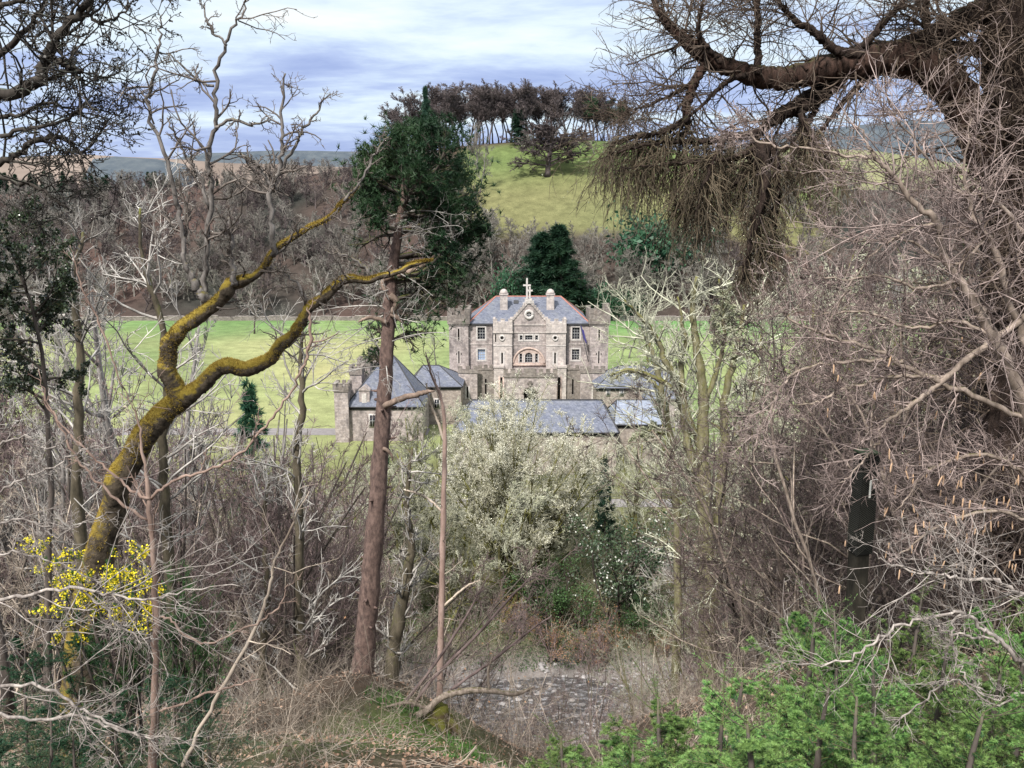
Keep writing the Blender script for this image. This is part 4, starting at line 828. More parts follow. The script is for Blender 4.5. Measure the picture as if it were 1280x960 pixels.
# ---- far woods that read as one mass
def wood_mass(name, label, kinds, spots, seed):
    r = np.random.default_rng(seed); g = Geo(); mats = []
    data = []
    for p in kinds:
        arrs = []
        for pn, me in p[2]:
            v = np.empty(len(me.vertices)*3, np.float32); me.vertices.foreach_get('co', v); n = len(me.polygons); lt = np.empty(n, np.int32); me.polygons.foreach_get('loop_total', lt); li = np.empty(len(me.loops), np.int32); me.loops.foreach_get('vertex_index', li); ls = np.empty(n, np.int32); me.polygons.foreach_get('loop_start', ls)
            m0 = me.materials[0]
            if m0 not in mats: mats.append(m0)
            q = li[ls[lt == 4][:, None]+np.arange(4)]; t = li[ls[lt == 3][:, None]+np.arange(3)]; arrs.append((v.reshape(-1, 3), q, t, mats.index(m0)))
        data.append((arrs, PH(p)))
    for (x, y, z, h, k, wd) in spots:
        arrs, h0 = data[k]; s = h/h0; a = r.uniform(0, 6.28); c, sn = math.cos(a), math.sin(a)
        for v, q, t, mi in arrs:
            w_ = v*np.array([s*wd, s*wd, s]); w_ = np.stack([w_[:, 0]*c-w_[:, 1]*sn+x, w_[:, 0]*sn+w_[:, 1]*c+y, w_[:, 2]+z], -1); b_ = g._addv(w_)
            if len(q): g.q.append(q+b_); g.mq.append(np.full(len(q), mi))
            if len(t): g.t.append(t+b_); g.mt.append(np.full(len(t), mi))
    o = link(name, g.mesh(name, mats)); tag(o, label, 'woodland', None, 'stuff'); return o
thin = [bare_proto('bare_tree', 'tree', 91+i, 14, .22, MB_far if i % 2 else MB_far2, MB_far if i % 2 else MB_far2, 3, 13, 8, 7, wander=.14, up=.10, ang=.8, t0=.12, rtw=.055, sides=3, llen=.5) for i in range(4)]
rr = np.random.default_rng(17); sp = []
for i in range(640):
    px = rr.uniform(-260, 592); Y = 326+rr.beta(1, 1.2)*165; b = base(px, Y); sp.append((*b, rr.uniform(11, 18)*(1-.4*float(sstep(420, 480, Y))), int(rr.integers(0, 4)) if Y > 345 else int(rr.choice([0, 2, 1])), 1.25))
wood_mass('far_woodland', 'dense purple brown bare wood covering the slope beyond the left field', thin, sp, 3)
sp = []
for i in range(420):
    px = rr.uniform(880, 1560); Y = 326+rr.beta(1, 1.2)*160; b = base(px, Y); sp.append((*b, rr.uniform(11, 18), int(rr.integers(0, 4)), 1.25))
wood_mass('far_woodland', 'dense brown bare wood on the slope beyond the larch at right', thin, sp, 4)
sp = []
for i in range(120):
    px = rr.uniform(-300, 300); Y = rr.uniform(480, 560); b = base(px, Y); top = rr.uniform(214, 232) if px < 260 else 230; h = max(6, float(at(px, top, Y)[2])-b[2]); sp.append((*b, min(h, 22), int(rr.integers(0, 2)), 1.1))
wood_mass('far_conifers', 'dark conifer plantation edge along the skyline of the left hill', far_spruce, sp, 5)
# ---- trees in the field and on the flat by the river
mid_grey = [bare_proto('bare_tree', 'tree', 101+i, 12, .16, MB_grey, MB_twig, 4, 10, 6, 5, 4, wander=.11, up=.08, ang=.75, t0=.22, rtw=.012, llen=.42) for i in range(4)]
mid_purp = [bare_proto('bare_tree', 'tree', 111+i, 10, .12, MB_dark, MB_purple, 4, 11, 6, 5, 4, wander=.13, up=.06, ang=.8, t0=.18, rtw=.010, llen=.45) for i in range(3)]
mid_silv = [bare_proto('willow_tree', 'tree', 121+i, 11, .16, MB_olive, MB_silver, 4, 9, 7, 6, 5, wander=.14, up=.05, ang=.75, t0=.10, rtw=.016, stems=5, llen=.44, buds=(ML_bud, 7000, .085)) for i in range(3)]
thick_p = [bare_proto('thicket_sapling', 'sapling', 131+i, 6, .04, (MB_beige, MB_dark, MB_dark)[i % 3], (MB_beige, MB_purple, MB_purple)[i % 3], 4, 7, 5, 5, 3, wander=.12, up=.10, ang=.6, t0=.15, rtw=.0055, stems=4, llen=.45, sides=4) for i in range(3)]
thick_g = bare_proto('thicket_sapling', 'sapling', 135, 6, .05, MB_olive2, MB_silver, 4, 7, 5, 5, 3, wander=.12, up=.10, ang=.6, t0=.15, rtw=.0055, stems=4, llen=.45, sides=4)
for k, (px, Y, py, pr, lb) in enumerate(((132, 250, 352, mid_grey[0], 'bare grey tree out on the left field'), (318, 285, 352, mid_purp[0], 'bare tree by the far wall of the left field'), (352, 262, 380, mid_grey[2], 'small bare tree on the left field near the far wall'), (786, 236, 388, mid_grey[1], 'bare pale tree on the field just right of the mansion tower'), (812, 225, 395, mid_silv[1], 'bushy bare tree on the field beyond the right pavilion'), (545, 225, 400, mid_grey[3], 'bare tree on the field against the left mansion tower'))):
    put(pr, px, Y, py, lb, None, 1.2)
for k in range(12): put(far_ash[k % 4], rnd.uniform(-120, 120), rnd.uniform(205, 300), rnd.uniform(330, 372), 'bare grey tree at the wooded left end of the field', 'trees at the left end of the field', 1.3)
# the cream willow in front of the front range, and its neighbours
def dome_willow(seed, H=15, W=5.8):
    """many stems fanning from the base to a rounded, densely catkinned head"""
    r = np.random.default_rng(seed); tg, cg = Geo(), Geo(); Ps, Rs = [], []
    for k in range(44):
        a = r.uniform(0, 6.28); q = W*math.sqrt(r.uniform(.02, 1)); h = H*math.sqrt(max(.05, 1-(q/W)**2*.72))*r.uniform(.84, .94); e = np.array([q*math.cos(a), q*math.sin(a), h]); m = np.array([e[0]*.42, e[1]*.42, h*.5])+r.normal(0, .35, 3)
        P, R = smooth_line([[*r.normal(0, .25, 2), -.2, .16], [*m, .085], [*e, .018]], 6); Ps.append(P); Rs.append(R)
    P = np.array(Ps); R = np.array(Rs); tg.tubes(P, R, 5)
    P1, R1 = grow(P, R, 18, .2, (.8, .25), r, .3, 1, 6, .12, .08, .5, .35, .022, .4); tg.tubes(P1, R1, 3); P2, R2 = grow(P1, R1, 7, .55, (.7, .3), r, .2, 1, 4, .14, .09, .65, .5, .017, .4); cg.tubes(P2, R2, 3); P3, R3 = grow(P2, R2, 4, .6, (.7, .3), r, .2, 1, 3, .14, .09, .7, .6, .013, .3); cg.tubes(P3, R3, 3)
    E = np.concatenate([P3[:, 1:].reshape(-1, 3), P3[:, -1]]); E = E[r.integers(0, len(E), 150000)]; E = E[r.uniform(0, 1, len(E)) < np.clip((E[:, 2]/H-.3)*2.0, .05, 1)]; cg.quads(leaf_quads(E+r.normal(0, .05, E.shape), .066, r, aspect=.7), 1)
    return ('willow_tree', 'tree', [('trunk', tg.mesh('trunk', MB_olive)), ('crown', cg.mesh('crown', [MB_cream, ML_cream]))])
cream = dome_willow(141)
put(cream, 652, 84, 481, 'cream white domed willow in front of the low front range', None, 1.0)
GW = 'silver green willows along the river bank'
for k, (px, Y, py, wd) in enumerate(((585, 88, 520, .8), (530, 92, 506, .7), (700, 90, 585, .9), (625, 80, 590, .9), (800, 96, 540, .8), (850, 100, 505, .8), (560, 80, 610, .8), (735, 100, 560, .7), (500, 96, 560, .9), (910, 96, 520, .9), (455, 98, 575, .9), (960, 90, 470, .8))):
    put(mid_silv[k % 3], px, Y, py, 'silvery green twiggy willow crowding the flat far bank of the river', GW, wd*1.1)
ash_silver = bare_proto('ash_tree', 'tree', 151, 22, .36, MB_olive2, MB_silver, 4, 20, 8, 7, 5, wander=.14, up=.05, ang=.75, t0=.36, rtw=.014, stems=1, llen=.42, sides=8, buds=(ML_bud, 6000, .07))
ash2 = bare_proto('ash_tree', 'tree', 152, 20, .22, MB_olive2, MB_silver, 4, 14, 7, 6, 4, wander=.14, up=.05, ang=.7, t0=.45, rtw=.013, llen=.36, sides=7)
put(ash2, 965, 46, 350, 'slim mossy ash in the tangle between the tall ash and the hazel', None, 1.0)
small_con = conifer_proto('spruce_tree', 161, 6, .09, 1.5, MB_dark, ML_sprd, 14, 6, 7, 12, .3, .05)
put(small_con, 756, 98, 573, 'small dark pointed conifer right of the cream willow', None, .8)
blue_con = conifer_proto('spruce_tree', 162, 9, .12, 2.0, MB_dark, ML_sprl, 15, 6, 7, 12, .34, .06)
put(blue_con, 322, 92, 480, 'bluish spruce among bare trees left of the pine trunk', None, .95)
put(blue_con, 484, 95, 540, 'dark conifer half hidden just behind the lower pine trunk', None, .8)
put(shrub_proto('blackthorn_shrub', 171, 5, 4.5, ML_ever, 5200, .13, extra=(ML_white, 650, .085)), 772, 80, 632, 'dark ivied thorn dabbed with white blossom on the right river bank', None, 1.0)
put(shrub_proto('ivy_clump', 172, 4, 4.5, ML_ivy, 6500, .12), 700, 79, 690, 'round mossy ivy covered clump at the foot of the cream willow', None, .9)
put(shrub_proto('ivy_clump', 173, 4, 4, ML_ivy, 5200, .12), 800, 78, 740, 'dark ivy clump on the river edge right of the brown leaved scrub', None, 1.1)
brown_p = [shrub_proto('beech_scrub', 175+i, 4, 4.5, ML_brown, 1500, .10, MB_purple) for i in range(2)]
for k, (px, Y, py) in enumerate(((690, 76, 765), (745, 75, 770), (800, 77, 775), (650, 78, 742), (720, 79, 745), (830, 76, 790))): put(brown_p[k % 2], px, Y, py, 'scrub keeping dry brown leaves on the far river bank', 'brown leaved scrub on the river bank', 1.1)

# ---- the wooded slope below us: thin trees and saplings
for k, (px, Y, py) in enumerate(((975, 38, 338), (1020, 35, 326), (1050, 36, 345), (1110, 38, 350), (1180, 36, 330))): put(mid_silv[k % 3], px, Y, py, 'tall pale silvery many stemmed tree in the tangle right of the big ash', 'silvery trees right of the big ash', .62)
GS, GT = 'bare grey trees on the slope down to the river', 'twiggy saplings in the slope thicket'
for i in range(50):
    left = i < 34
    px = (rnd.uniform(-60, 120) if i < 10 else rnd.uniform(-60, 420)) if left else rnd.choice([rnd.uniform(900, 1340), rnd.uniform(930, 1250)]); Y = rnd.uniform(26, 56)
    lim = np.interp(px, [-60, 60, 200, 330, 430, 900, 1000, 1300], [250, 270, 290, 400, 480, 430, 330, 240]); top = lim+rnd.uniform(0, 260)
    put(mid_grey[i % 4] if rnd.random() < .75 else mid_purp[i % 3], px, Y, top, 'thin bare tree rising from the slope thicket in the ' + ('left' if left else 'right') + ' half', GS+(' left' if left else ' right'), .8, (rnd.gauss(0, .05), rnd.gauss(0, .05)))
for i in range(22):
    left = i < 13; px = rnd.uniform(-80, 560) if left else rnd.uniform(780, 1380); Y = rnd.uniform(78, 112); top = rnd.uniform(500, 600)
    put((mid_purp+mid_silv+mid_grey)[i % 10], px, Y, top, 'bushy bare tree on the flat beyond the river in the ' + ('left' if left else 'right') + ' half', 'bare trees on the river flat'+(' left' if left else ' right'), 1.1)
for i in range(150):
    for _ in range(20):
        px = rnd.uniform(-80, 1380); Y = rnd.uniform(22, 57)
        if 530 < px < 870 and rnd.random() < (.85 if Y < 50 else .6): continue
        if 420 < px < 530 and rnd.random() < .5: continue
        break
    lim = np.interp(px, [-80, 300, 420, 540, 620, 800, 880, 1000, 1380], [430, 500, 560, 650, 790, 760, 620, 540, 480]); top = lim+rnd.uniform(0, 170)
    h = height_to(px, top, Y)
    if h < 1.5: top = lim+20
    put(thick_g if 760 < px < 1000 and rnd.random() < .6 else thick_p[i % 3], px, Y, top, 'tangle-stemmed leafless sapling in the slope thicket '+('left of the pine' if px < 450 else 'between pine and ash' if px < 884 else 'right of the mossy ash'), GT+(' left of the pine' if px < 450 else ' between pine and ash' if px < 884 else ' right of the ash'), 1.0, (rnd.gauss(0, .1), rnd.gauss(0, .1)))
# ivy and bramble cover, dead stalks: nobody could count them
def ivy_bank():
    r = np.random.default_rng(6); n = 26000; x = np.concatenate([r.uniform(-34, -8, n//3), r.normal(4, 8, n-n//3)]); y = r.uniform(74.6, 84, n); z = ground(x, y)+r.gamma(1.5, .28, n)*(.4+.8*(wob(x, y, .5, 8, 6) > 0))
    g = Geo().quads(leaf_quads(np.stack([x, y, z], -1), .17, r, .6)); tag(link('ivy_cover', g.mesh('ivy_cover', ML_ivy)), 'ivy and low green cover on the far river bank', 'ground cover', None, 'stuff')
ivy_bank()
def slope_ivy():
    r = np.random.default_rng(16); n = 22000; y = r.uniform(20, 57, n); x = r.uniform(-34, 36, n)*y/40; k = wob(x, y, .35, 8, 2) > .15; x, y = x[k], y[k]; n = len(x); z = ground(x, y)+r.gamma(1.4, .22, n)
    tag(link('ivy_cover', Geo().quads(leaf_quads(np.stack([x, y, z], -1), .10, r, .6)).mesh('ivy_cover', ML_ivy)), 'ivy and low evergreen leaves in the slope thicket', 'ground cover', None, 'stuff')
    n = 9000; y = r.uniform(20, 57, n); x = r.uniform(-34, 36, n)*y/40; z = ground(x, y)+r.uniform(.1, 2.2, n)**1.3; k = wob(x, y, .3, 8, 11) > .2
    tag(link('dry_leaves', Geo().quads(leaf_quads(np.stack([x, y, z], -1)[k], .075, r, .2)).mesh('dry_leaves', ML_brown)), 'dry brown leaves still held in the slope thicket', 'leaves', None, 'stuff')
slope_ivy()
def undergrowth(name, label, n, x0, x1, y0, y1, L, rw, m, seed, dens=None):
    r = np.random.default_rng(seed); y = r.uniform(y0, y1, n); u = r.uniform(x0, x1, n); x = u*y/40 if y0 > 15 else u
    if dens is not None:
        k = dens(x, y, r); x, y = x[k], y[k]
    n = len(x); P = np.zeros((n, 6, 3)); P[:, 0] = np.stack([x, y, ground(x, y)-.05], -1); d = nrm(r.normal(0, .55, (n, 3))+np.array([0, -.12, 1.0])); ln = L*r.lognormal(0, .45, n)[:, None]
    for s in range(1, 6): d = nrm(d+.16*r.normal(0, 1, (n, 3))+np.array([0, 0, -.05*s])); P[:, s] = P[:, s-1]+d*ln/5
    R = rw*r.uniform(.6, 1.4, (n, 1))*np.linspace(1, .4, 6)[None]; g = Geo().tubes(P, R, 3)
    P1, R1 = grow(P, R, 4, .4, (.7, .3), r, .2, 1, 4, .15, .03, .7, .5, rw*.45); g.tubes(P1, R1, 3)
    tag(link(name, g.mesh(name, m)), label, 'undergrowth', None, 'stuff')
def gap(x, y, r):
    px = 640+x/(y*CP+12)*FPX; c = (px > 560) & (px < 860); return ~c | (r.uniform(0, 1, len(x)) < .45+.4*(y > 46))
undergrowth('undergrowth', 'tangled dry stalks and brambles covering the slope below', 6200, -30, 34, 21, 57, 1.7, .008, MB_beige, 21, gap)
undergrowth('undergrowth', 'dark purple bramble tangle covering the slope below', 8500, -30, 34, 22, 57.5, 1.9, .009, MB_purple, 22, gap)
undergrowth('undergrowth', 'pale dry reeds and twigs along the far river bank', 7500, -26, 26, 75, 108, 2.3, .012, MB_beige, 23)
undergrowth('undergrowth', 'grey green twiggy scrub on the flat beyond the river', 5500, -24, 24, 76, 112, 2.8, .013, MB_silver, 24)
# ------------------------------------------------------------------ near trees measured on the photograph
def to_ground(P, R, dx=0.0, r=None, extra=.4):
    """continue the first point of a traced trunk down into the ground"""
    p = P[0]; g = np.array([p[0]+dx, p[1], float(ground(p[0]+dx, p[1]))-extra]); n = 8; t = np.linspace(0, 1, n, endpoint=False)[:, None]
    Q = g+(p-g)*t; rr = (r or R[0]*1.25)+(R[0]-(r or R[0]*1.25))*t[:, 0]
    return np.vstack([Q, P]), np.concatenate([rr, R])
def add_knots(R, rng, a=.05): return R*(1+a*rng.normal(0, 1, R.shape))

# ---- Scots pine
def scots_pine():
    r = np.random.default_rng(201); Y = 17.6
    P, R = trace([(451, 880, 31), (458, 780, 28), (466, 690, 26), (473, 600, 23), (480, 500, 20.5), (485, 420, 18.5), (488, 362, 17.5), (496, 300, 13), (503, 255, 11), (510, 205, 8), (517, 175, 5)], Y, 8)
    P, R = to_ground(P, R, .0, R[0]*1.12); R *= .9; R[:10] *= np.linspace(1.25, 1, 10); b = np.array([P[0][0], P[0][1], float(ground(P[0][0], P[0][1]))])
    o = thing('scots_pine', 'tall Scots pine with a long bare reddish trunk and dark green crown', 'tree', b)
    g = Geo().tubes(P+r.normal(0, .006, P.shape), add_knots(R, r, .03), 14, 0, .025, r)
    for q in range(26):      # knots and broken stubs
        i = r.integers(8, 60); a = r.uniform(0, 6.28); d = np.array([math.cos(a), math.sin(a), .1]); g.tubes([P[i], P[i]+d*(R[i]+.03), P[i]+d*(R[i]+r.uniform(.05, .16))], [.035, .03, .012], 6)
    link('trunk', g.mesh('trunk', MB_pine, b), o)
    for tr in ([(480, 508, 8), (500, 499, 8), (518, 494, 7), (532, 490, 6), (542, 489, 2)], [(487, 368, 9), (496, 378, 8), (490, 392, 6)], [(484, 404, 6), (468, 397, 5), (455, 399, 4), (448, 403, 2)], [(489, 392, 6), (500, 400, 5), (507, 405, 2)], [(486, 372, 5), (478, 352, 6), (500, 342, 8), (525, 335, 5), (545, 318, 3)], [(479, 560, 5), (488, 566, 4), (491, 575, 2)]):
        q, rd = trace(tr, Y-.15, 5, r, .008); link('broken_limb', Geo().tubes(q, rd, 8).mesh('broken_limb', MB_pine_t, b), o)
    blobs = [(541, 172, 30, 0), (512, 192, 40, .5), (556, 190, 42, -.6), (470, 196, 34, .2), (520, 225, 46, -.9), (478, 228, 34, .8), (455, 215, 26, 0), (448, 240, 24, .4), (468, 262, 26, -.5), (598, 290, 20, .2), (590, 240, 22, -.3), (560, 235, 44, .6), (582, 262, 34, -.3), (543, 268, 42, .9), (586, 292, 26, .4), (562, 305, 38, -.5), (505, 262, 30, 1.2), (527, 162, 18, .4), (575, 215, 26, .9), (575, 330, 26, .7), (495, 178, 24, -.4), (540, 205, 40, 0.2), (500, 215, 40, .4), (535, 245, 40, -.4)]
    lg, cg = Geo(), Geo()
    for (bx, by, br, dY) in blobs:
        c = at(bx, by, Y+dY); rad = br*1.05*Y/FPX; t = np.interp(by+30, [170, 380], [len(P)-2, len(P)-38]); a = P[int(t)]
        mid = (a+c)/2+np.array([0, 0, -.12])+r.normal(0, .08, 3); L, LR = smooth_line([[*a, .05], [*mid, .035], [*c, .015]], 6); lg.tubes(L, LR, 5)
        B1, R1 = grow(L, LR, 13, rad*1.06, (.9, .35), r, .45, 1, 5, .2, .12, .6, .4, .006, .3, True); lg.tubes(B1, R1, 4)
        B2, R2 = grow(B1, R1, 5, .5, (.7, .3), r, .3, 1, 3, .2, .15, .6, .5, .004, .3); cg.tubes(B2, R2, 3, 1)
        C = np.concatenate([B2[:, -1], B2[:, -1], B1[:, -1], c+r.normal(0, .5*rad, (30, 3))*np.array([1, 1, .7])]); C = C+r.normal(0, .07, C.shape); D = nrm(r.normal(0, .5, C.shape)+np.array([0, 0, .8])); cg.tris(tufts(C, 14, .13, .018, r, D*1.1))
    for (bx, by, br, dY, n) in ((545, 372, 42, .4, 46), (505, 398, 34, .8, 34), (470, 415, 20, .5, 20), (560, 355, 36, .2, 50), (525, 355, 34, 1.0, 26), (590, 330, 20, .6, 24), (450, 310, 30, .5, 10), (535, 415, 22, .5, 16), (470, 445, 18, .3, 18)):   # thin, shaded lower boughs
        c = at(bx, by, Y+dY); rad = br*1.1*Y/FPX; a = P[int(np.interp(by-10, [170, 430], [len(P)-2, len(P)-46]))]; L, LR = smooth_line([[*a, .045], [*((a+c)/2+np.array([0, 0, .1])), .03], [*c, .012]], 6); lg.tubes(L, LR, 5)
        B1, R1 = grow(L, LR, 14, rad*1.2, (.9, .4), r, .2, 1, 6, .22, -.06, .6, .4, .006, .3, True); lg.tubes(B1, R1, 4); B2, R2 = grow(B1, R1, 6, .5, (.7, .3), r, .2, 1, 4, .2, -.05, .6, .5, .004, .3); lg.tubes(B2, R2, 3)
        C = c+r.normal(0, .6*rad, (n, 3)); C = np.concatenate([C, B2[r.permutation(len(B2))[:n], -1]]); cg.tris(tufts(C, 11, .13, .02, r))
    link('limb', lg.mesh('limb', MB_dark, b), o); link('crown', cg.mesh('crown', [ML_pine, MB_dark], b), o)
    dg = Geo()      # dead silver branches hanging round the upper trunk
    for k in range(26):
        i = int(r.uniform(len(P)-46, len(P)-18)); d = nrm(r.normal(0, 1, 3)*np.array([1, .7, .35])+np.array([.1, -.35, .0])); L = [P[i]+d*s+np.array([0, 0, -.10*s*s]) for s in np.linspace(0, r.uniform(.7, 1.7), 6)]; L = np.array(L); LR = np.linspace(.014, .005, 6)
        dg.tubes(L, LR, 4); B1, R1 = grow(L, LR, 7, .5, (.8, .3), r, .2, 1, 5, .25, -.05, .7, .5, .004, .3); dg.tubes(B1, R1, 3); B2, R2 = grow(B1, R1, 3, .5, (.8, .3), r, .3, 1, 4, .25, 0, .7, .5, .003, .3); dg.tubes(B2, R2, 3)
    link('dead_branch', dg.mesh('dead_branch', MB_twig, b), o)
scots_pine()

# ---- the mossy forked tree
MB_grey_d = mat_bark('dark mottled shoots', (.035, .03, .028), (.24, .22, .21), 14, moss=(.13, .11, .03), moss_at=(.5, 1.0), amt=.2)
MB_twig_d = mat_bark('dark twigs', (.06, .048, .042), (.19, .165, .15), 8, amt=.4)
def mossy_tree():
    r = np.random.default_rng(211); Y = 9.4
    T, TR = trace([(112, 740, 52, .3), (134, 660, 46, .2), (152, 602, 42, .1), (176, 556, 42), (203, 518, 41), (229, 497, 37)], Y, 8); T, TR = to_ground(T, TR, -.45, TR[0]*1.3)
    b = np.array([T[0][0], T[0][1], float(ground(T[0][0], T[0][1]))]); o = thing('mossy_tree', 'crooked tree thick with golden moss forking over the left half', 'tree', b)
    def rough_tube(g, P, R, s=12):
        P, R = resample(P, R*.72, len(P)*2); q_ = np.arange(len(R))*.22+r.uniform(0, 50); R = R*(1+.10*wob(q_*1.6, q_*0, 1.0)); P = P+np.stack([wob(q_, q_*0+3, 1.0), wob(q_, q_*0+9, 1.0), wob(q_*0+5, q_, 1.0)], -1)*.034*np.sin(np.linspace(0, PI, len(P)))[:, None]**.5; g.tubes(P, add_knots(R, r, .015), s+6, 0, .05, r)
        n = int(5200*np.linalg.norm(np.diff(P, axis=0), axis=1).sum()); i = r.integers(0, len(P)-1, n); T = nrm(P[np.minimum(i+1, len(P)-1)]-P[i]); d = r.normal(0, 1, (n, 3))+np.array([0, 0, .75]); d = nrm(d-(d*T).sum(1, keepdims=True)*T)
        c = P[i]+T*r.uniform(0, .05, (n, 1))+d*R[i][:, None]*.97; keep = (wob(c[:, 0]*9+c[:, 1]*5, c[:, 2]*9, 1.0, 8, 7)+d[:, 2]*.9) > -.25; c, d, T = c[keep], d[keep], T[keep]; s_ = nrm(np.cross(d, r.normal(0, 1, d.shape))); L = r.uniform(.006, .026, (len(c), 1)); dd = nrm(d+.7*r.normal(0, 1, d.shape))
        g.tris(np.stack([c-s_*.004, c+s_*.004, c+dd*L], 1), 1)
    g = Geo(); rough_tube(g, T, TR, 16); link('trunk', g.mesh('trunk', [MB_moss, ML_moss], b), o)
    limbs = {
     'A': [(226, 500, 34), (214, 474, 31), (209, 452, 29), (215, 428, 28), (230, 408, 27), (262, 384, 24), (284, 366, 23), (296, 350, 21), (318, 344, 12), (343, 316, 11), (380, 290, 9), (412, 270, 8), (430, 252, 6), (446, 236, 4)],
     'B': [(229, 498, 35), (252, 482, 29), (268, 464, 27), (284, 457, 26), (306, 459, 25), (330, 452, 23), (352, 434, 21), (368, 416, 19), (378, 395, 18), (398, 376, 17), (418, 360, 16), (440, 349, 14), (470, 347, 11), (500, 341, 9), (518, 332, 8), (538, 326, 4)]}
    LA = {}
    for k, tr in limbs.items():
        P, R = trace(tr, Y, 7); LA[k] = (P, R); g = Geo(); rough_tube(g, P, R, 12); link('limb', g.mesh('limb', [MB_moss, ML_moss], b), o)
    up = [[(262, 378, 14), (249, 366, 13), (243, 354, 10), (234, 335, 7), (228, 300, 6), (222, 255, 6), (206, 190, 5), (184, 134, 4.5), (193, 90, 4), (199, 50, 3), (203, 18, 1.5)],
          [(252, 372, 9), (256, 362, 8), (258, 318, 7), (264, 238, 6.5), (260, 196, 6), (269, 151, 5.5), (268, 108, 5), (281, 55, 4), (300, 20, 3), (314, -10, 1.5)],
          [(263, 262, 4), (248, 220, 4), (235, 200, 3.5), (222, 176, 3), (210, 150, 2)],
          [(292, 356, 9), (291, 335, 6), (290, 300, 5), (286, 270, 3)],
          [(343, 318, 8), (340, 285, 7), (339, 238, 6.5), (349, 214, 5.5), (352, 180, 4.5), (353, 150, 4), (356, 88, 2)],
          [(340, 236, 4), (323, 208, 4), (310, 198, 3.5), (297, 192, 2)], [(346, 218, 4.5), (364, 190, 4), (376, 170, 3.5), (387, 150, 3), (410, 120, 1.5)],
          [(268, 158, 4), (290, 150, 4), (318, 156, 3), (340, 150, 2)], [(268, 110, 3.5), (246, 100, 3), (226, 80, 2.5), (208, 66, 1.5)], [(282, 56, 3), (262, 36, 3), (255, 10, 2), (258, -16, 1)], [(430, 250, 4), (452, 225, 3), (470, 190, 2.5), (486, 170, 1.5)], [(470, 346, 5), (452, 330, 4), (430, 318, 3), (405, 314, 2)], [(384, 392, 5), (376, 360, 3.5), (352, 340, 3), (330, 332, 1.5)]]
    ug, tg = Geo(), Geo()
    for k, tr in enumerate(up):
        P, R = trace(tr, Y+r.normal(0, .12), 6, r, .012); ug.tubes(P, R, 7)
        P, R = resample(P, R, 20); n1 = 17 if k in (0, 1, 4) else 9
        B1, R1 = grow(P, R, n1, .27, (.9, .3), r, .22, 1, 6, .3, .07, .6, .45, .0045, .35, rmax=.014); tg.tubes(B1, R1, 4); B2, R2 = grow(B1, R1, 5, .5, (.8, .35), r, .15, 1, 5, .34, .05, .7, .5, .0035, .3); tg.tubes(B2, R2, 3); B3, R3 = grow(B2, R2, 3, .5, (.8, .35), r, .2, 1, 4, .35, .05, .75, .6, .003, .3); tg.tubes(B3, R3, 3)
    for P, R in LA.values():
        P, R = resample(P, R, 30); B1, R1 = grow(P, R, 16, .5, (1.0, .35), r, .38, 1, 6, .25, .05, .3, .4, .004, .3, True, rmax=.012); tg.tubes(B1, R1, 4); B2, R2 = grow(B1, R1, 5, .5, (.8, .35), r, .2, 1, 5, .3, .03, .7, .5, .003, .3); tg.tubes(B2, R2, 3); B3, R3 = grow(B2, R2, 2, .5, (.8, .35), r, .2, 1, 4, .3, .0, .7, .5, .0028, .3); tg.tubes(B3, R3, 3)
    link('shoot', ug.mesh('shoot', MB_grey_d, b), o); link('crown', tg.mesh('crown', MB_twig_d, b), o)
mossy_tree()

# ---- the smooth brown sapling at left
MB_sap = mat_bark('smooth brown sapling bark', (.12, .08, .066), (.31, .225, .19), 14, amt=.15)
MB_pale = mat_bark('pale lichened branch', (.085, .07, .066), (.40, .36, .335), 26, amt=.25)
def traced(name, label, cat, Y, trunks, limbs, mt, ml, seed, n=(7, 4, 2), L=(.25, .5, .5), rmin=.0016, up=.05, wander=.18, ground_first=True, dx=0, sides=8, t0=.15, ang=.85, rmax=.006, extra=None, ws=1.0, kink=.004, buds=None):
    r = np.random.default_rng(seed); trunks = [[(p[0], p[1], p[2]*ws) for p in t] for t in trunks]; limbs = [[(p[0], p[1], p[2]*ws) for p in t] for t in limbs]; tg, cg = Geo(), Geo(); Ls = []
    for k, (tr) in enumerate(trunks):
        P, R = trace(tr, Y, 6, r, kink)
        R = R*(1+.07*r.normal(0, 1, R.shape))
        if ground_first: P, R = to_ground(P, R, dx)
        if k == 0: b = np.array([P[0][0], P[0][1], float(ground(P[0][0], P[0][1]))])
        tg.tubes(P, R, sides); Ls.append((P, R))
    o = thing(name, label, cat, b); lg = Geo()
    for tr in limbs:
        P, R = trace(tr, Y, 6, r, kink); R = R*(1+.08*r.normal(0, 1, R.shape)); lg.tubes(P, R, 6); Ls.append((P, R))
    link('trunk', tg.mesh('trunk', mt, b), o)
    if limbs: link('limb', lg.mesh('limb', ml, b), o)
    for P, R in Ls:
        P, R = resample(P, R, 24); B1, R1 = grow(P, R, n[0], L[0], (ang, .25), r, t0, 1, 6, wander, up, .5, .4, rmin*1.5, .4, rmax=rmax); cg.tubes(B1, R1, 4)
        if n[1]: B2, R2 = grow(B1, R1, n[1], L[1], (.8, .3), r, .2, 1, 5, wander, up, .7, .5, rmin*1.15, .3); cg.tubes(B2, R2, 3)
        if n[2]: B3, R3 = grow(B2, R2, n[2], L[2], (.8, .3), r, .2, 1, 4, wander, up, .7, .5, rmin, .3); cg.tubes(B3, R3, 3)
    if buds:
        E = B3[:, 1:].reshape(-1, 3); E = E[r.integers(0, len(E), buds[1])]; cg.quads(leaf_quads(E+r.normal(0, .02, E.shape), buds[2], r, aspect=.8), 1)
    link('crown', cg.mesh('crown', [extra or ml]+([buds[0]] if buds else []), b), o); return o
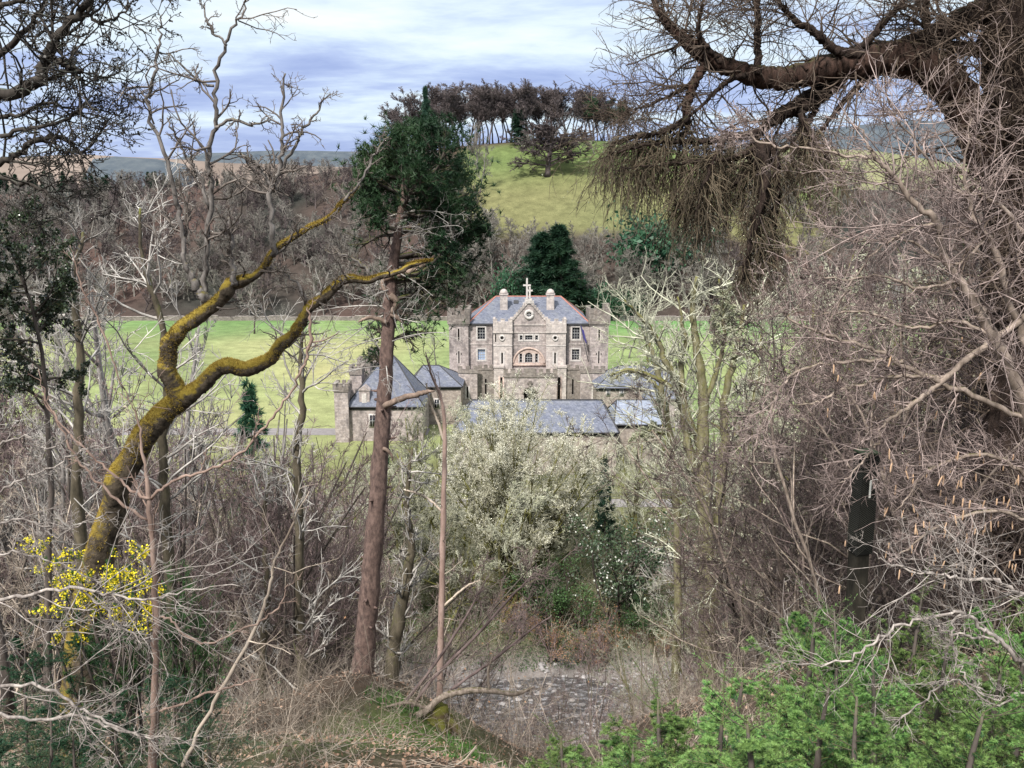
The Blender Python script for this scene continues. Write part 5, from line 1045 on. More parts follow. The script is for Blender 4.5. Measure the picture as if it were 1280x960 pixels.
traced('sapling', 'smooth brown sapling standing in front of the mossy tree at left', 'sapling', 4.3,
  [[(190, 1000, 17), (191, 920, 16), (195, 820, 14), (194, 740, 13), (188, 650, 11), (182, 590, 8), (176, 545, 5), (166, 510, 3), (155, 485, 1.5)]],
  [[(186, 622, 7), (160, 610, 6), (132, 585, 5.5), (100, 555, 5), (75, 530, 4), (58, 500, 3), (47, 462, 1.5)], [(184, 650, 7), (150, 628, 6), (115, 596, 5), (88, 560, 5), (60, 510, 4), (52, 480, 2)], [(188, 622, 7), (216, 602, 6), (250, 590, 6), (288, 576, 6), (318, 548, 5), (346, 515, 5), (372, 474, 5), (386, 440, 6), (389, 405, 7), (384, 384, 1.5)], [(155, 488, 3), (135, 430, 4), (112, 380, 4), (96, 340, 3), (88, 305, 1.5)], [(196, 772, 5), (211, 774, 5), (233, 795, 5), (262, 804, 5), (300, 787, 4), (337, 770, 4), (352, 752, 3), (358, 731, 1.5)], [(196, 890, 6), (225, 880, 5), (262, 866, 5), (300, 855, 4), (326, 848, 2)], [(252, 590, 3), (255, 576, 3), (258, 562, 1.5)], [(316, 548, 3), (322, 525, 2), (324, 505, 1)]],
  MB_sap, MB_sap, 221, (7, 4, 0), (.14, .5, .5), ws=.6, kink=.005)
traced('leaning_shoot', 'pale leaning shoot crossing the dark spruces right of the brown sapling', 'sapling', 5.2, [[(222, 972, 6), (250, 912, 5), (277, 862, 5), (319, 787, 4.5), (334, 742, 4), (345, 700, 3.5), (360, 667, 3), (386, 615, 1.5)]], [], MB_beige, MB_beige, 222, (6, 3, 0), (.2, .5, .5))
traced('thorn_branch', 'pale lichened thorn branches reaching in at the lower left edge', 'branch', 3.9, [[(-70, 790, 11), (-10, 752, 9), (40, 742, 8), (94, 735, 7), (140, 742, 6), (180, 750, 5), (232, 739, 4), (300, 729, 1.5)], [(-80, 870, 10), (-10, 860, 8), (60, 858, 7), (97, 885, 6), (150, 911, 5), (190, 930, 3), (225, 960, 1.5)]],
  [[(-10, 892, 7), (49, 900, 7), (97, 896, 7), (150, 913, 6), (200, 922, 4), (230, 921, 1.5)], [(100, 905, 4), (115, 930, 4), (140, 960, 2)], [(-10, 660, 5), (30, 650, 5), (70, 668, 4), (110, 650, 3), (140, 640, 1.5)], [(-10, 560, 5), (30, 545, 4), (60, 560, 4), (95, 540, 2)], [(95, 735, 5), (130, 760, 5), (160, 790, 5), (200, 800, 3)], [(-10, 620, 6), (25, 600, 5), (60, 585, 4), (110, 560, 3), (150, 560, 1.5)], [(-10, 700, 5), (20, 690, 5), (60, 700, 4), (95, 712, 3), (120, 740, 1.5)]], MB_pale, MB_pale, 223, (16, 6, 3), (.26, .5, .5), ws=.55, rmin=.0011, rmax=.004, wander=.24, kink=.007)

# ---- the big branch in from the top left, and the evergreen below it
MB_oak_d = mat_bark('dark lichened oak bark', (.018, .015, .013), (.075, .065, .058), 10, moss=(.10, .12, .09), moss_at=(.75, 1.1), amt=.2)
ML_lich = mat_leaf('lichen tufts', (.045, .042, .04), (.11, .105, .10), .4, .9, transl=0)
def oak_branch():
    r = np.random.default_rng(231); Y = 7.2
    trunk = [(-420, 420, 90), (-400, 250, 85), (-380, 100, 80), (-360, -150, 70)]; P, R = trace(trunk, Y+.6, 6); P, R = to_ground(P, R, -.2); b = np.array([P[0][0], P[0][1], float(ground(P[0][0], P[0][1]))])
    o = thing('oak_tree', 'dark lichened oak whose twiggy boughs hang in at the top left', 'tree', b); link('trunk', Geo().tubes(P, R, 12, 0, .04, r).mesh('trunk', MB_oak_d, b), o)
    limbs = [[(-390, 180, 46, .6), (-250, 150, 36), (-120, 140, 26), (-30, 128, 18), (10, 118, 16), (44, 104, 15), (55, 80, 14), (66, 55, 12), (80, 34, 11), (103, 10, 9), (120, -12, 5)], [(56, 76, 9), (70, 76, 8), (84, 82, 7), (96, 89, 7), (103, 88, 4)], [(-385, 260, 30, .6), (-200, 240, 20), (-60, 220, 11), (0, 205, 9), (22, 190, 8), (62, 171, 7), (84, 176, 5), (102, 191, 4), (125, 165, 3), (136, 150, 1.5)], [(-60, 130, 12), (-10, 80, 9), (30, 40, 7), (55, 5, 5), (60, -30, 3)], [(-40, 205, 9), (10, 225, 6), (50, 235, 5), (80, 260, 3)], [(0, 170, 6), (40, 160, 5), (80, 150, 4), (115, 120, 2)], [(103, 12, 5), (125, 30, 4), (145, 20, 3), (168, 0, 1.5)], [(-30, 30, 9), (0, 10, 7), (40, -10, 4), (70, -40, 2)], [(-20, 150, 7), (20, 145, 5), (60, 130, 4), (95, 138, 2)]]
    lg, cg = Geo(), Geo()
    for tr in limbs:
        P, R = trace(tr, Y+r.normal(0, .15), 6, r, .01); lg.tubes(P, R, 8, 0, .06, r); P, R = resample(P, R, 24)
        B1, R1 = grow(P, R, 15, .75, (.9, .3), r, .30, 1, 6, .3, .05, .4, .4, .005, .3, True, rmax=.013); cg.tubes(B1, R1, 4, 0); B2, R2 = grow(B1, R1, 6, .5, (.8, .35), r, .15, 1, 5, .35, .06, .7, .5, .0042, .3); cg.tubes(B2, R2, 3, 0); B3, R3 = grow(B2, R2, 3, .45, (.8, .35), r, .2, 1, 4, .35, .08, .75, .6, .0035, .3); cg.tubes(B3, R3, 3, 0)
        C = B2[:, 1:].reshape(-1, 3); C = C[r.integers(0, len(C), 420)]; cg.quads(leaf_quads(C+r.normal(0, .006, C.shape), .022, r, aspect=.9), 1)
    link('limb', lg.mesh('limb', MB_oak_d, b), o); link('crown', cg.mesh('crown', [MB_oak_d, ML_lich], b), o)
oak_branch()
holly = bare_proto('holly_tree', 'tree', 241, 11, .11, MB_dark, MB_dark, 4, 24, 6, 5, 4, wander=.13, up=.02, ang=1.1, t0=.60, rtw=.005, llen=.20, lean=.04, buds=(ML_ever, 15000, .062))
put(holly, 12, 16, 205, 'dark evergreen holly with dull grey green leaves at the left edge', None, 1.0)
put(holly, 66, 18, 250, 'smaller dark holly just right of the one at the left edge', None, .85)
put(holly, -70, 14, 240, 'dark evergreen holly partly outside the frame at the left edge', None, 1.0)

# ---- larch at right with drooping lichened twigs
MB_larch = mat_bark('larch bark', (.014, .010, .009), (.075, .052, .043), 14, moss=(.09, .085, .035), moss_at=(.75, 1.2), amt=.15, bump=.04)
MB_larch_r = mat_bark('red brown larch limb', (.016, .011, .009), (.105, .063, .05), 20, moss=(.10, .10, .04), moss_at=(.75, 1.2), amt=.2, bump=.015)
MB_ltwig = mat_bark('larch twigs', (.035, .025, .02), (.13, .10, .08), 6, amt=.5)
ML_lich2 = mat_leaf('grey green lichen', (.08, .085, .055), (.24, .25, .18), .5, .9, transl=.1)
MB_lhang = mat_bark('hanging larch twigs', (.035, .028, .02), (.15, .12, .085), 6, amt=.5)
def larch():
    r = np.random.default_rng(251); Y = 9.0
    P, R = trace([(1272, 700, 84), (1272, 480, 80), (1272, 300, 78), (1270, 120, 76), (1270, -60, 74), (1272, -260, 70), (1274, -480, 64)], Y, 8); P, R = to_ground(P, R, 0, R[0]*1.25); b = np.array([P[0][0], P[0][1], float(ground(P[0][0], P[0][1]))])
    o = thing('larch_tree', 'huge dark larch at right with sweeping limbs and curtains of drooping twigs', 'tree', b)
    P_, R_ = resample(P, R, 130); link('trunk', Geo().tubes(P_, add_knots(R_, r, .025), 44, 0, .035, r).mesh('trunk', MB_larch, b), o)
    main = [
     [(1240, 205, 56), (1204, 132, 52), (1172, 92, 54), (1140, 76, 50), (1100, 74, 46), (1069, 79, 43), (1035, 84, 38), (1002, 94, 33), (960, 97, 30), (917, 86, 26), (883, 72, 24), (858, 52, 18), (838, 34, 14), (820, 8, 9), (812, -14, 4)],
     [(1258, 6, 42), (1222, 18, 38), (1190, 34, 34), (1162, 46, 28), (1132, 56, 24), (1108, 64, 18), (1080, 74, 12)],
     [(1050, 90, 30), (1034, 108, 30), (1003, 131, 26), (978, 142, 20), (958, 156, 15), (944, 176, 10), (934, 205, 6), (930, 250, 3)],
     [(884, 76, 12), (872, 96, 13), (862, 118, 13), (857, 142, 12), (860, 160, 9), (850, 172, 4)],
     [(1074, 70, 14), (1044, 62, 13), (1018, 40, 11), (993, 25, 9), (976, 6, 6), (962, -20, 3)],
     [(948, 92, 10), (947, 55, 10), (947, 20, 9), (946, -30, 7)], [(1062, 70, 10), (1092, 44, 10), (1110, 22, 9), (1130, 0, 8), (1150, -40, 4)],
     [(1246, 62, 24), (1215, 62, 20), (1192, 58, 16), (1178, 56, 8)], [(1165, 90, 10), (1160, 40, 10), (1156, -10, 9), (1150, -60, 7)], [(902, 78, 9), (880, 55, 8), (872, 30, 6), (880, -5, 3)], [(872, 100, 7), (840, 118, 5), (810, 132, 4), (792, 136, 2)], [(1028, 110, 10), (1012, 150, 9), (1000, 165, 7), (985, 185, 5), (960, 196, 3)], [(1086, 94, 9), (1052, 130, 7), (1030, 160, 6), (1018, 178, 3)], [(935, 92, 8), (905, 105, 7), (880, 130, 5), (850, 152, 4), (818, 168, 3), (780, 178, 1.5)]]
    lg, cg, hg = Geo(), Geo(), Geo(); LL = []
    for k, tr in enumerate(main):
        q, rd = trace(tr, Y+(0 if k < 2 else r.normal(0, .12)), 7, r, .004); rd = rd*.86; q2, rd2 = resample(q, rd, len(q)*2); lg.tubes(q2+r.normal(0, .005, q2.shape), add_knots(rd2, r, .06), 16, 1 if k in (0, 3) else 0, .07, r); LL.append(resample(q, rd, 30))
    link('limb', lg.mesh('limb', [MB_larch, MB_larch_r], b), o)
    for k, (q, rd) in enumerate(LL):      # fine twigs against the sky
        B1, R1 = grow(q, rd, 36 if k in (0, 4, 6, 9) else 24, .9, (1.0, .35), r, .25, 1, 7, .2, -.02, .22, .4, .0045, .25, True, rmax=.013); cg.tubes(B1, R1, 4); B2, R2 = grow(B1, R1, 7, .5, (.9, .3), r, .1, 1, 5, .2, -.05, .7, .5, .0034, .3); cg.tubes(B2, R2, 3); B3, R3 = grow(B2, R2, 2, .5, (.9, .3), r, .2, 1, 4, .2, -.1, .7, .5, .003, .3); cg.tubes(B3, R3, 3)
    B1, R1 = grow(P[8:], R[8:], 190, 1.5, (1.3, .3), r, .0, 1, 8, .16, -.03, .05, .3, .006, .2, True, rmax=.016, bias=(-.7, -.9, 0)); cg.tubes(B1, R1, 5); B2, R2 = grow(B1, R1, 12, .4, (.9, .3), r, .1, 1, 6, .2, -.1, .6, .5, .0035, .3); cg.tubes(B2, R2, 3); B3, R3 = grow(B2, R2, 3, .4, (.9, .3), r, .1, 1, 4, .2, -.1, .6, .5, .003, .3); cg.tubes(B3, R3, 3)
    link('crown', cg.mesh('crown', MB_ltwig, b), o)
    # sweeping boughs from which the curtain hangs
    sweep = [[(950, 165, 12), (910, 172, 10), (870, 176, 8), (830, 178, 6), (795, 184, 5), (765, 192, 3), (748, 200, 1)], [(960, 180, 12), (920, 195, 10), (880, 200, 8), (840, 204, 6), (800, 208, 4), (770, 214, 2)], [(955, 190, 10), (930, 220, 8), (900, 236, 7), (868, 246, 5), (845, 256, 3)], [(950, 176, 20), (955, 230, 16), (945, 280, 12), (935, 320, 8), (928, 350, 4)], [(965, 180, 14), (972, 230, 10), (966, 285, 7), (955, 330, 3)], [(860, 150, 9), (840, 160, 8), (815, 168, 6), (785, 172, 4), (760, 184, 2)], [(1000, 140, 10), (1010, 165, 8), (1030, 190, 6), (1050, 220, 3)], [(905, 176, 8), (890, 205, 7), (875, 240, 5), (868, 270, 3)]]
    sg = Geo()
    for k, tr in enumerate(sweep):
        for rep in range(3):
            q, rd = trace(tr, Y+r.normal(0, .28), 6, r, .012); sg.tubes(q, rd*(.7 if rep else 1), 6); q, rd = resample(q, rd, 24)
            B1, R1 = grow(q, rd, 30 , .62 if k not in (3, 4) else .45, (1.2, .3), r, .08, 1, 8, .15, -.30, .3, .5, .0034, .15, True, rmax=.006, bias=(0, 0, -.8)); hg.tubes(B1, R1, 3); B2, R2 = grow(B1, R1, 7, .45, (.65, .35), r, .1, 1, 5, .2, -.16, .8, .6, .0026, .2); hg.tubes(B2, R2, 3); E_ = B2[:, 1:].reshape(-1, 3); E_ = E_[r.integers(0, len(E_), 260)]; hg.quads(leaf_quads(E_+r.normal(0, .006, E_.shape), .02, r), 1)
    link('bough', sg.mesh('bough', MB_larch, b), o); link('hanging_twig', hg.mesh('hanging_twig', [MB_lhang, ML_lich2], b), o)
larch()

# ---- hazel at right with catkins
MB_hazel = mat_bark('pale hazel stem', (.11, .085, .068), (.36, .295, .255), 16, moss=(.13, .12, .05), moss_at=(.75, 1.2), amt=.2)
MB_htwig = mat_bark('hazel twigs', (.065, .047, .044), (.40, .32, .30), 7, amt=.65)
hz = traced('hazel_tree', 'many stemmed hazel with pale stems spreading purple brown twigs over the right side', 'tree', 6.1,
  [[(1345, 720, 30), (1310, 590, 26), (1268, 478, 24), (1250, 439, 21), (1236, 410, 20), (1221, 384, 18), (1204, 357, 16), (1177, 317, 13), (1172, 279, 12), (1145, 258, 11), (1119, 223, 9), (1096, 200, 7), (1083, 180, 4), (1072, 150, 2)],
   [(1330, 700, 24), (1300, 520, 18), (1282, 430, 15), (1262, 375, 13), (1245, 317, 11), (1224, 285, 10), (1212, 255, 8), (1206, 210, 5), (1212, 150, 2)]],
  [[(1335, 370, 14), (1280, 398, 13), (1244, 423, 12), (1201, 455, 11), (1168, 484, 10), (1140, 506, 8), (1104, 531, 6), (1097, 549, 4), (1086, 567, 4), (1071, 585, 3), (1050, 603, 1.5)], [(1340, 560, 14), (1280, 524, 12), (1230, 502, 11), (1179, 480, 10), (1132, 459, 8), (1086, 434, 7), (1035, 419, 5), (992, 401, 4), (974, 380, 2)],
   [(1184, 472, 7), (1118, 470, 6), (1080, 480, 6), (1043, 491, 5), (1021, 504, 4), (971, 506, 1.5)], [(1130, 452, 7), (1093, 450, 6), (1035, 455, 5), (996, 464, 5), (974, 488, 4), (964, 513, 4), (946, 552, 3), (942, 581, 1.5)], [(1090, 198, 5), (1050, 192, 5), (1000, 185, 4.5), (955, 180, 4), (935, 165, 3), (915, 160, 1.5)], [(1200, 350, 6), (1150, 360, 5), (1100, 345, 4), (1050, 350, 3), (1000, 335, 1.5)], [(1290, 600, 8), (1240, 570, 7), (1190, 575, 6), (1150, 600, 4), (1120, 640, 2)], [(1250, 430, 8), (1200, 400, 7), (1140, 410, 5), (1080, 390, 4), (1010, 395, 2)], [(1290, 300, 9), (1240, 250, 7), (1190, 235, 5), (1130, 160, 3), (1100, 120, 1.5)], [(1230, 300, 6), (1190, 330, 5), (1130, 300, 4), (1060, 300, 3), (1010, 270, 1.5)], [(1300, 650, 8), (1230, 640, 6), (1170, 660, 5), (1120, 700, 2)], [(1172, 280, 6), (1130, 290, 5), (1080, 330, 4), (1040, 400, 3), (1020, 450, 1.5)]],
  MB_hazel, MB_hazel, 261, (34, 7, 4), (.27, .5, .5), rmin=.0018, up=.02, wander=.19, dx=.1, extra=MB_htwig, ws=.72, kink=.007)
def catkins():
    r = np.random.default_rng(262); b = np.array(hz.location); ms = []
    for k in range(3):
        L = (.05, .065, .08)[k]; g = Geo(); P = np.array([(0, 0, 0), (.001, 0, -L*.2), (0, .001, -L*.45), (.002, 0, -L*.7), (.001, 0, -L*.9), (.002, 0, -L)]); g.tubes(P, np.array([.002, .0052, .0056, .0052, .0045, .0015]), 6)
        t = np.linspace(1, 0, 6)[:, None]; g.tubes(np.array([.16, .03, .05])*t+np.array([0, 0, .03])*np.sin(t*PI), np.full(6, .0017), 3, 1); ms.append(g.mesh('catkin', [ML_catkin, MB_htwig]))
    for k in range(95):
        px, py = (r.uniform(1105, 1275), r.uniform(560, 715)) if k < 70 else (r.uniform(1010, 1280), r.uniform(380, 740)); p = at(px, py, 6.1+r.uniform(-.5, .5)); o = link('catkin', ms[k % 3], hz, p-b); o.rotation_euler = (r.normal(0, .12), r.normal(0, .12), r.uniform(0, 6.28))
catkins()
MB_hdark = mat_bark('dark hazel twigs', (.032, .024, .024), (.23, .175, .165), 7, amt=.6)
haz_p = [bare_proto('hazel_shrub', 'shrub', 271+i, 6, .04, MB_dark if i else MB_hazel, MB_hdark, 4, 9, 6, 5, 4, wander=.16, up=.03, ang=.75, t0=.15, rtw=.0042, stems=7, llen=.42, sides=5) for i in range(2)]
GZ = 'hazel shrubs behind the hazel tree'
for k, (px, Y, py) in enumerate(((1060, 10, 330), (1150, 11, 250), (1240, 9.5, 260), (1300, 12, 200), (980, 13, 400), (1100, 14, 330), (1020, 17, 420), (1200, 14, 260), (1330, 9, 330), (940, 18, 480), (1000, 12, 560), (1120, 9, 600), (1230, 8.5, 560), (1080, 18, 420), (1270, 17, 300))):
    put(haz_p[k % 2], px, Y, py, 'leafless many stemmed hazel shrub tangled behind the pale hazel at right', GZ, 1.1)
traced('lichened_branch', 'pale lichened twiggy branch curving in low over the young spruces at right', 'branch', 3.5, [[(1400, 900, 16), (1330, 850, 13), (1280, 830, 11), (1250, 800, 10), (1225, 785, 8), (1200, 765, 7), (1150, 775, 6), (1110, 790, 6), (1080, 812, 5), (1040, 830, 4), (1000, 830, 1.5)], [(1320, 760, 12), (1280, 745, 10), (1240, 725, 8), (1200, 722, 7), (1160, 715, 5), (1120, 708, 4), (1090, 690, 1.5)]],
  [[(1250, 800, 6), (1215, 795, 6), (1190, 790, 5), (1165, 780, 4), (1140, 768, 2)], [(1196, 768, 5), (1190, 800, 5), (1200, 830, 4), (1212, 855, 4), (1245, 875, 3), (1275, 868, 1.5)], [(1290, 860, 6), (1240, 880, 5), (1200, 850, 4), (1170, 860, 4), (1130, 895, 4), (1090, 900, 2)]], MB_pale, MB_pale, 281, (18, 6, 3), (.2, .5, .5), rmin=.0010, wander=.28, rmax=.003, ws=.55, kink=.007)

# ---- wire wrapped post
def post():
    Y = 7.0; p0 = at(1084, 566, Y); b = np.array([p0[0], Y, float(ground(p0[0], Y))]); H = p0[2]-b[2]; o = thing('fence_post', 'dark square wooden post wrapped in black mesh with a white tag', 'post', b); o.rotation_euler = (0, 0, .22)
    r = np.random.default_rng(5); g = Geo(); w_ = .058; zz2 = np.linspace(-.35, H, 16); rows = []
    for z in zz2:
        e = .004*r.normal(0, 1, 8); rows.append([(-w_+e[0], -w_+e[1], z), (w_+e[2], -w_+e[3], z), (w_+e[4], w_+e[5], z), (-w_+e[6], w_+e[7], z)])
    V = np.array(rows); g._addv(V); ix = np.arange(64).reshape(16, 4); nx2 = np.roll(ix, -1, 1); g.q.append(np.stack([ix[:-1], nx2[:-1], nx2[1:], ix[1:]], -1).reshape(-1, 4)); g.mq.append(np.zeros(60, int)); g.quads([[rows[-1][0], rows[-1][1], rows[-1][2], rows[-1][3]]])
    link('shaft', g.mesh('shaft', mat_bark('wet dark timber', (.008, .0075, .006), (.04, .035, .027), 12, moss=(.06, .075, .03), moss_at=(.7, 1.1), amt=0), smooth=False), o)
    zl, zh = H-.86, H-.015; m = Geo(); a = w_+.014; m.box(-a, a, -a, a, zl, zh); wr = link('mesh_wrap', m.mesh('mesh_wrap', mat_plain('black plastic sleeve', (.010, .010, .009), .75, spec=.2, var=.4), smooth=False), o)
    m = Geo(); n = 46
    for s in (1, -1):
        for k in range(n):
            z0 = zl+(zh-zl)*k/n; z1 = z0+s*.11
            if zl <= z1 <= zh: m.tubes([(-a-.003, -a-.004, z0), (a+.003, -a-.004, z1)], [.0016, .0016], 3); m.tubes([(-a-.004, a, z0), (-a-.004, -a, z1)], [.0016, .0016], 3)
    link('wire_mesh', m.mesh('wire_mesh', mat_plain('dark wire', (.05, .05, .042), .5)), wr)
    t_ = Geo(); t_.box(-.012, .004, -a-.014, -a-.008, H-.36, H-.22); t_.tubes([(-.01, -a-.01, H-.22), (.02, -a-.012, H-.205), (.06, -a-.01, H-.21)], [.004, .004, .003], 6); link('tag', t_.mesh('tag', mat_plain('white plastic tag', (.8, .79, .74), .6), smooth=False), o)
    c = Geo().box(-a-.004, a+.004, -a-.004, a+.004, zh+.016, zh+.03); link('cap', c.mesh('cap', mat_plain('mossy post top', (.04, .055, .03), .9, var=.5, scale=20), smooth=False), o)
post()

# ---- young spruces, gorse
def near_spruce(seed, leaf, tipm, H=1.7, spread=.78):
    r = np.random.default_rng(seed); tg, cg = Geo(), Geo(); P, R = stem_line(r, H, 14, .02, (0, 0), .028, .004); tg.tubes(P, R, 6)
    P1, R1 = grow(P, R, 54, spread, (1.18, .16), r, .04, .95, 7, .05, .015, .35, .3, .0035, .92, True); tg.tubes(P1, R1, 4)
    Pt, Rt = grow(P, R, 6, .3, (.8, .1), r, .93, 1, 5, .04, .1, .5, .5, .003, .2, True); P2, R2 = grow(P1, R1, 9, .46, (.72, .12), r, .2, 1, 4, .06, -.03, .6, .4, .002, .55); cg.tubes(P2, R2, 3, 1); cg.tubes(Pt, Rt, 3, 1)
    P3, R3 = grow(P2, R2, 2, .45, (.75, .13), r, .2, .9, 3, .06, -.02, .6, .5, .0016, .5); cg.tubes(P3, R3, 3, 1)
    for Q, k, mi in ((P1[:, :4], 60, 0), (P1[:, 3:], 46, 2), (P2[:, :3], 26, 0), (P2[:, 1:], 24, 2), (P3, 22, 2), (Pt, 60, 2)): cg.tris(needles_along(Q, k, .017, .0032, r, .75, .25), mi)
    top = P[-4:][None]; cg.tris(needles_along(top, 160, .02, .003, r, 1.0, .1), 2)
    return ('spruce_sapling', 'conifer', [('trunk', tg.mesh('trunk', MB_dark)), ('crown', cg.mesh('crown', [leaf, MB_dark, tipm]))])
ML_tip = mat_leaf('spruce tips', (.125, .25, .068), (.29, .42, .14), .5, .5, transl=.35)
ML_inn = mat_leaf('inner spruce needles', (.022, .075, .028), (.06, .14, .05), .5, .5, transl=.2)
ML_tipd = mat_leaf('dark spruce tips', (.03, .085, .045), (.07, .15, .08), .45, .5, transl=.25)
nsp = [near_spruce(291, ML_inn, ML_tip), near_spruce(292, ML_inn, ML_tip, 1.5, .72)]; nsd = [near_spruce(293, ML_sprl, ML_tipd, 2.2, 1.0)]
GN = 'young spruces at the lower right'
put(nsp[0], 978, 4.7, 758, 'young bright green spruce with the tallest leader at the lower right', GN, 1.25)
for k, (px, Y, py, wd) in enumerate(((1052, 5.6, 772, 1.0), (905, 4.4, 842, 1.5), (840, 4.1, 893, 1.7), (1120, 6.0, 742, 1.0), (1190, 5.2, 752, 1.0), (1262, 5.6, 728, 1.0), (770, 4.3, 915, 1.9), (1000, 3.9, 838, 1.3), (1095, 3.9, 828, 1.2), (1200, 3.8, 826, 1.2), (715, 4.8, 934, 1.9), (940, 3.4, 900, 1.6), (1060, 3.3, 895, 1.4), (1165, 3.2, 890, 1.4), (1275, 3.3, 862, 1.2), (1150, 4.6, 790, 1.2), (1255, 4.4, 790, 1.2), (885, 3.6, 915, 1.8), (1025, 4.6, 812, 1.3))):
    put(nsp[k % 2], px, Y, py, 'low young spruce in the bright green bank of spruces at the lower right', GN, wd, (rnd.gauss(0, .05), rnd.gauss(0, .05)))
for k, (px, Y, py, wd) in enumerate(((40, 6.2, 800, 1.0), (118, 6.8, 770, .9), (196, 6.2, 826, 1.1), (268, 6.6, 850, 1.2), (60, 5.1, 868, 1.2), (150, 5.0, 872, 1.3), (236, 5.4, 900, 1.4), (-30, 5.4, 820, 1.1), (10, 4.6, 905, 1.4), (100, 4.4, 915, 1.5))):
    put(nsd[0], px, Y, py, 'dark green young spruce in the lower left corner', 'young spruces at the lower left', wd, (rnd.gauss(0, .05), rnd.gauss(0, .05)))
def gorse(px, Y, py, label, n_y, seed, s_w=.55):
    r = np.random.default_rng(seed); b = np.array(base(px, Y)); H = height_to(px, py, Y); o = thing('gorse_bush', label, 'shrub', b); sg, cg, fg = Geo(), Geo(), Geo(); Ps = []
    for k in range(16): Ps.append(stem_line(r, H*r.uniform(.7, 1.0), 10, .06, r.normal(0, .05, 2), .018, .005, (*r.normal(0, .08, 2), 0)))
    P = np.array([p for p, _ in Ps]); R = np.array([q for _, q in Ps]); sg.tubes(P, R, 5); P1, R1 = grow(P, R, 16, s_w, (.7, .25), r, .45, 1, 6, .12, .12, .5, .4, .003, .3, True); sg.tubes(P1, R1, 3); P2, R2 = grow(P1, R1, 6, .45, (.7, .3), r, .2, 1, 4, .1, .15, .7, .5, .002, .3); cg.tubes(P2, R2, 3)
    cg.tris(needles_along(P2, 16, .03, .004, r, .5)); link('stem', sg.mesh('stem', MB_dark), o); link('crown', cg.mesh('crown', ML_gorse), o)
    if n_y:
        E = P2[:, 1:].reshape(-1, 3); E = E[E[:, 2] > H*.66]; cl = E[r.integers(0, len(E), n_y)]; C = np.repeat(cl, 8, 0)+r.normal(0, .016, (len(cl)*8, 3)); fg.quads(leaf_quads(C, .017, r, aspect=.95)); link('blossom', fg.mesh('blossom', ML_yel), o)
gorse(172, 7.2, 645, 'gorse bush covered in bright yellow flowers at left', 620, 301, .18)
gorse(245, 8.6, 712, 'dark green gorse without flowers right of the brown sapling', 0, 302, .3)

# ---- slender larch saplings and mossy stems standing on the slope edge
traced('larch_sapling', 'straight pinkish slender larch sapling right of the pine trunk', 'sapling', 19, [[(549, 892, 9), (551, 800, 8.5), (553, 700, 7.5), (555, 600, 6.5), (556, 540, 5), (552, 500, 4), (540, 470, 3), (532, 440, 1.5)]], [[(555, 552, 4), (548, 528, 3.5), (538, 505, 3), (533, 480, 2)], [(554, 640, 3), (530, 620, 3), (505, 612, 2)], [(552, 760, 3), (580, 735, 2.5), (600, 725, 1.5)]], mat_bark('pink brown bark', (.20, .135, .115), (.38, .28, .25), 6, amt=.1), MB_beige, 311, (22, 4, 2), (.10, .5, .5), rmin=.004, rmax=.012)
MT = mat_bark('mossy dark stem', (.04, .035, .025), (.13, .11, .08), 6, moss=(.13, .14, .03), moss_at=(.2, .8), amt=.2)
for k, (tr, lb) in enumerate((([(384, 905, 15), (378, 830, 14), (372, 740, 12), (374, 650, 11), (371, 570, 10), (378, 500, 8), (376, 440, 5), (384, 380, 2)], 'slim dark mossy tree left of the pine trunk'), ([(486, 890, 20), (492, 820, 18), (505, 740, 15), (513, 680, 11), (508, 620, 7), (515, 560, 3)], 'mossy broken looking tree just right of the pine base'), ([(330, 900, 11), (328, 830, 10), (334, 740, 8), (330, 660, 6), (338, 590, 3)], 'thin dark stem between the sapling and the slim mossy tree'), ([(205, 640, 13), (204, 560, 12), (208, 470, 10), (200, 390, 8), (178, 330, 6), (176, 260, 3)], 'dark upright tree behind the mossy fork'), ([(96, 620, 14), (98, 520, 12), (100, 430, 10), (92, 350, 8), (104, 290, 4)], 'dark upright tree near the left edge behind the thorn'))):
    traced('slender_tree', lb, 'tree', (21, 19.5, 22, 20, 21)[k], [tr], [], MT, MB_twig, 320+k, (26, 6, 5), (.20, .5, .5), rmin=.0055, rmax=.035, up=.06, kink=.02)
for Y, trs, lms, lb, sd in ((36, [[(884, 900, 26), (885, 800, 24), (886, 700, 22), (882, 620, 20), (878, 565, 16), (880, 500, 13), (872, 440, 10), (866, 390, 8), (870, 345, 4)], [(890, 760, 15), (898, 640, 14), (906, 560, 12), (905, 500, 10), (920, 440, 8), (930, 380, 4)]],
   [[(884, 660, 14), (868, 590, 12), (858, 545, 11), (846, 485, 9), (832, 450, 8), (822, 425, 6), (800, 395, 4), (780, 375, 2)], [(878, 570, 9), (860, 520, 8), (852, 470, 7), (856, 420, 5), (846, 370, 2)], [(846, 488, 6), (815, 470, 5), (785, 462, 4), (762, 470, 2)], [(906, 560, 7), (930, 530, 6), (944, 490, 4), (950, 450, 2)], [(882, 500, 7), (900, 450, 6), (905, 400, 4), (900, 350, 2)]], 'big mossy olive ash with silvery lichened twigs right of the mansion', 351),
  (42, [[(848, 760, 10), (846, 660, 9), (842, 580, 8.5), (832, 510, 8), (822, 465, 7), (812, 430, 5), (800, 410, 2)]], [[(828, 490, 5), (806, 470, 4), (780, 466, 3), (765, 475, 1.5)], [(838, 545, 4), (812, 540, 3), (790, 548, 1.5)]], 'slim mossy ash leaning in front of the right pavilion', 352)):
    traced('ash_tree', lb, 'tree', Y, trs, lms, MB_olive2, MB_olive2, sd, (24, 7, 5), (.20, .5, .5), rmin=.009, rmax=.05, up=.05, kink=.03, t0=.3, extra=MB_silver, buds=(ML_bud, 16000, .06))
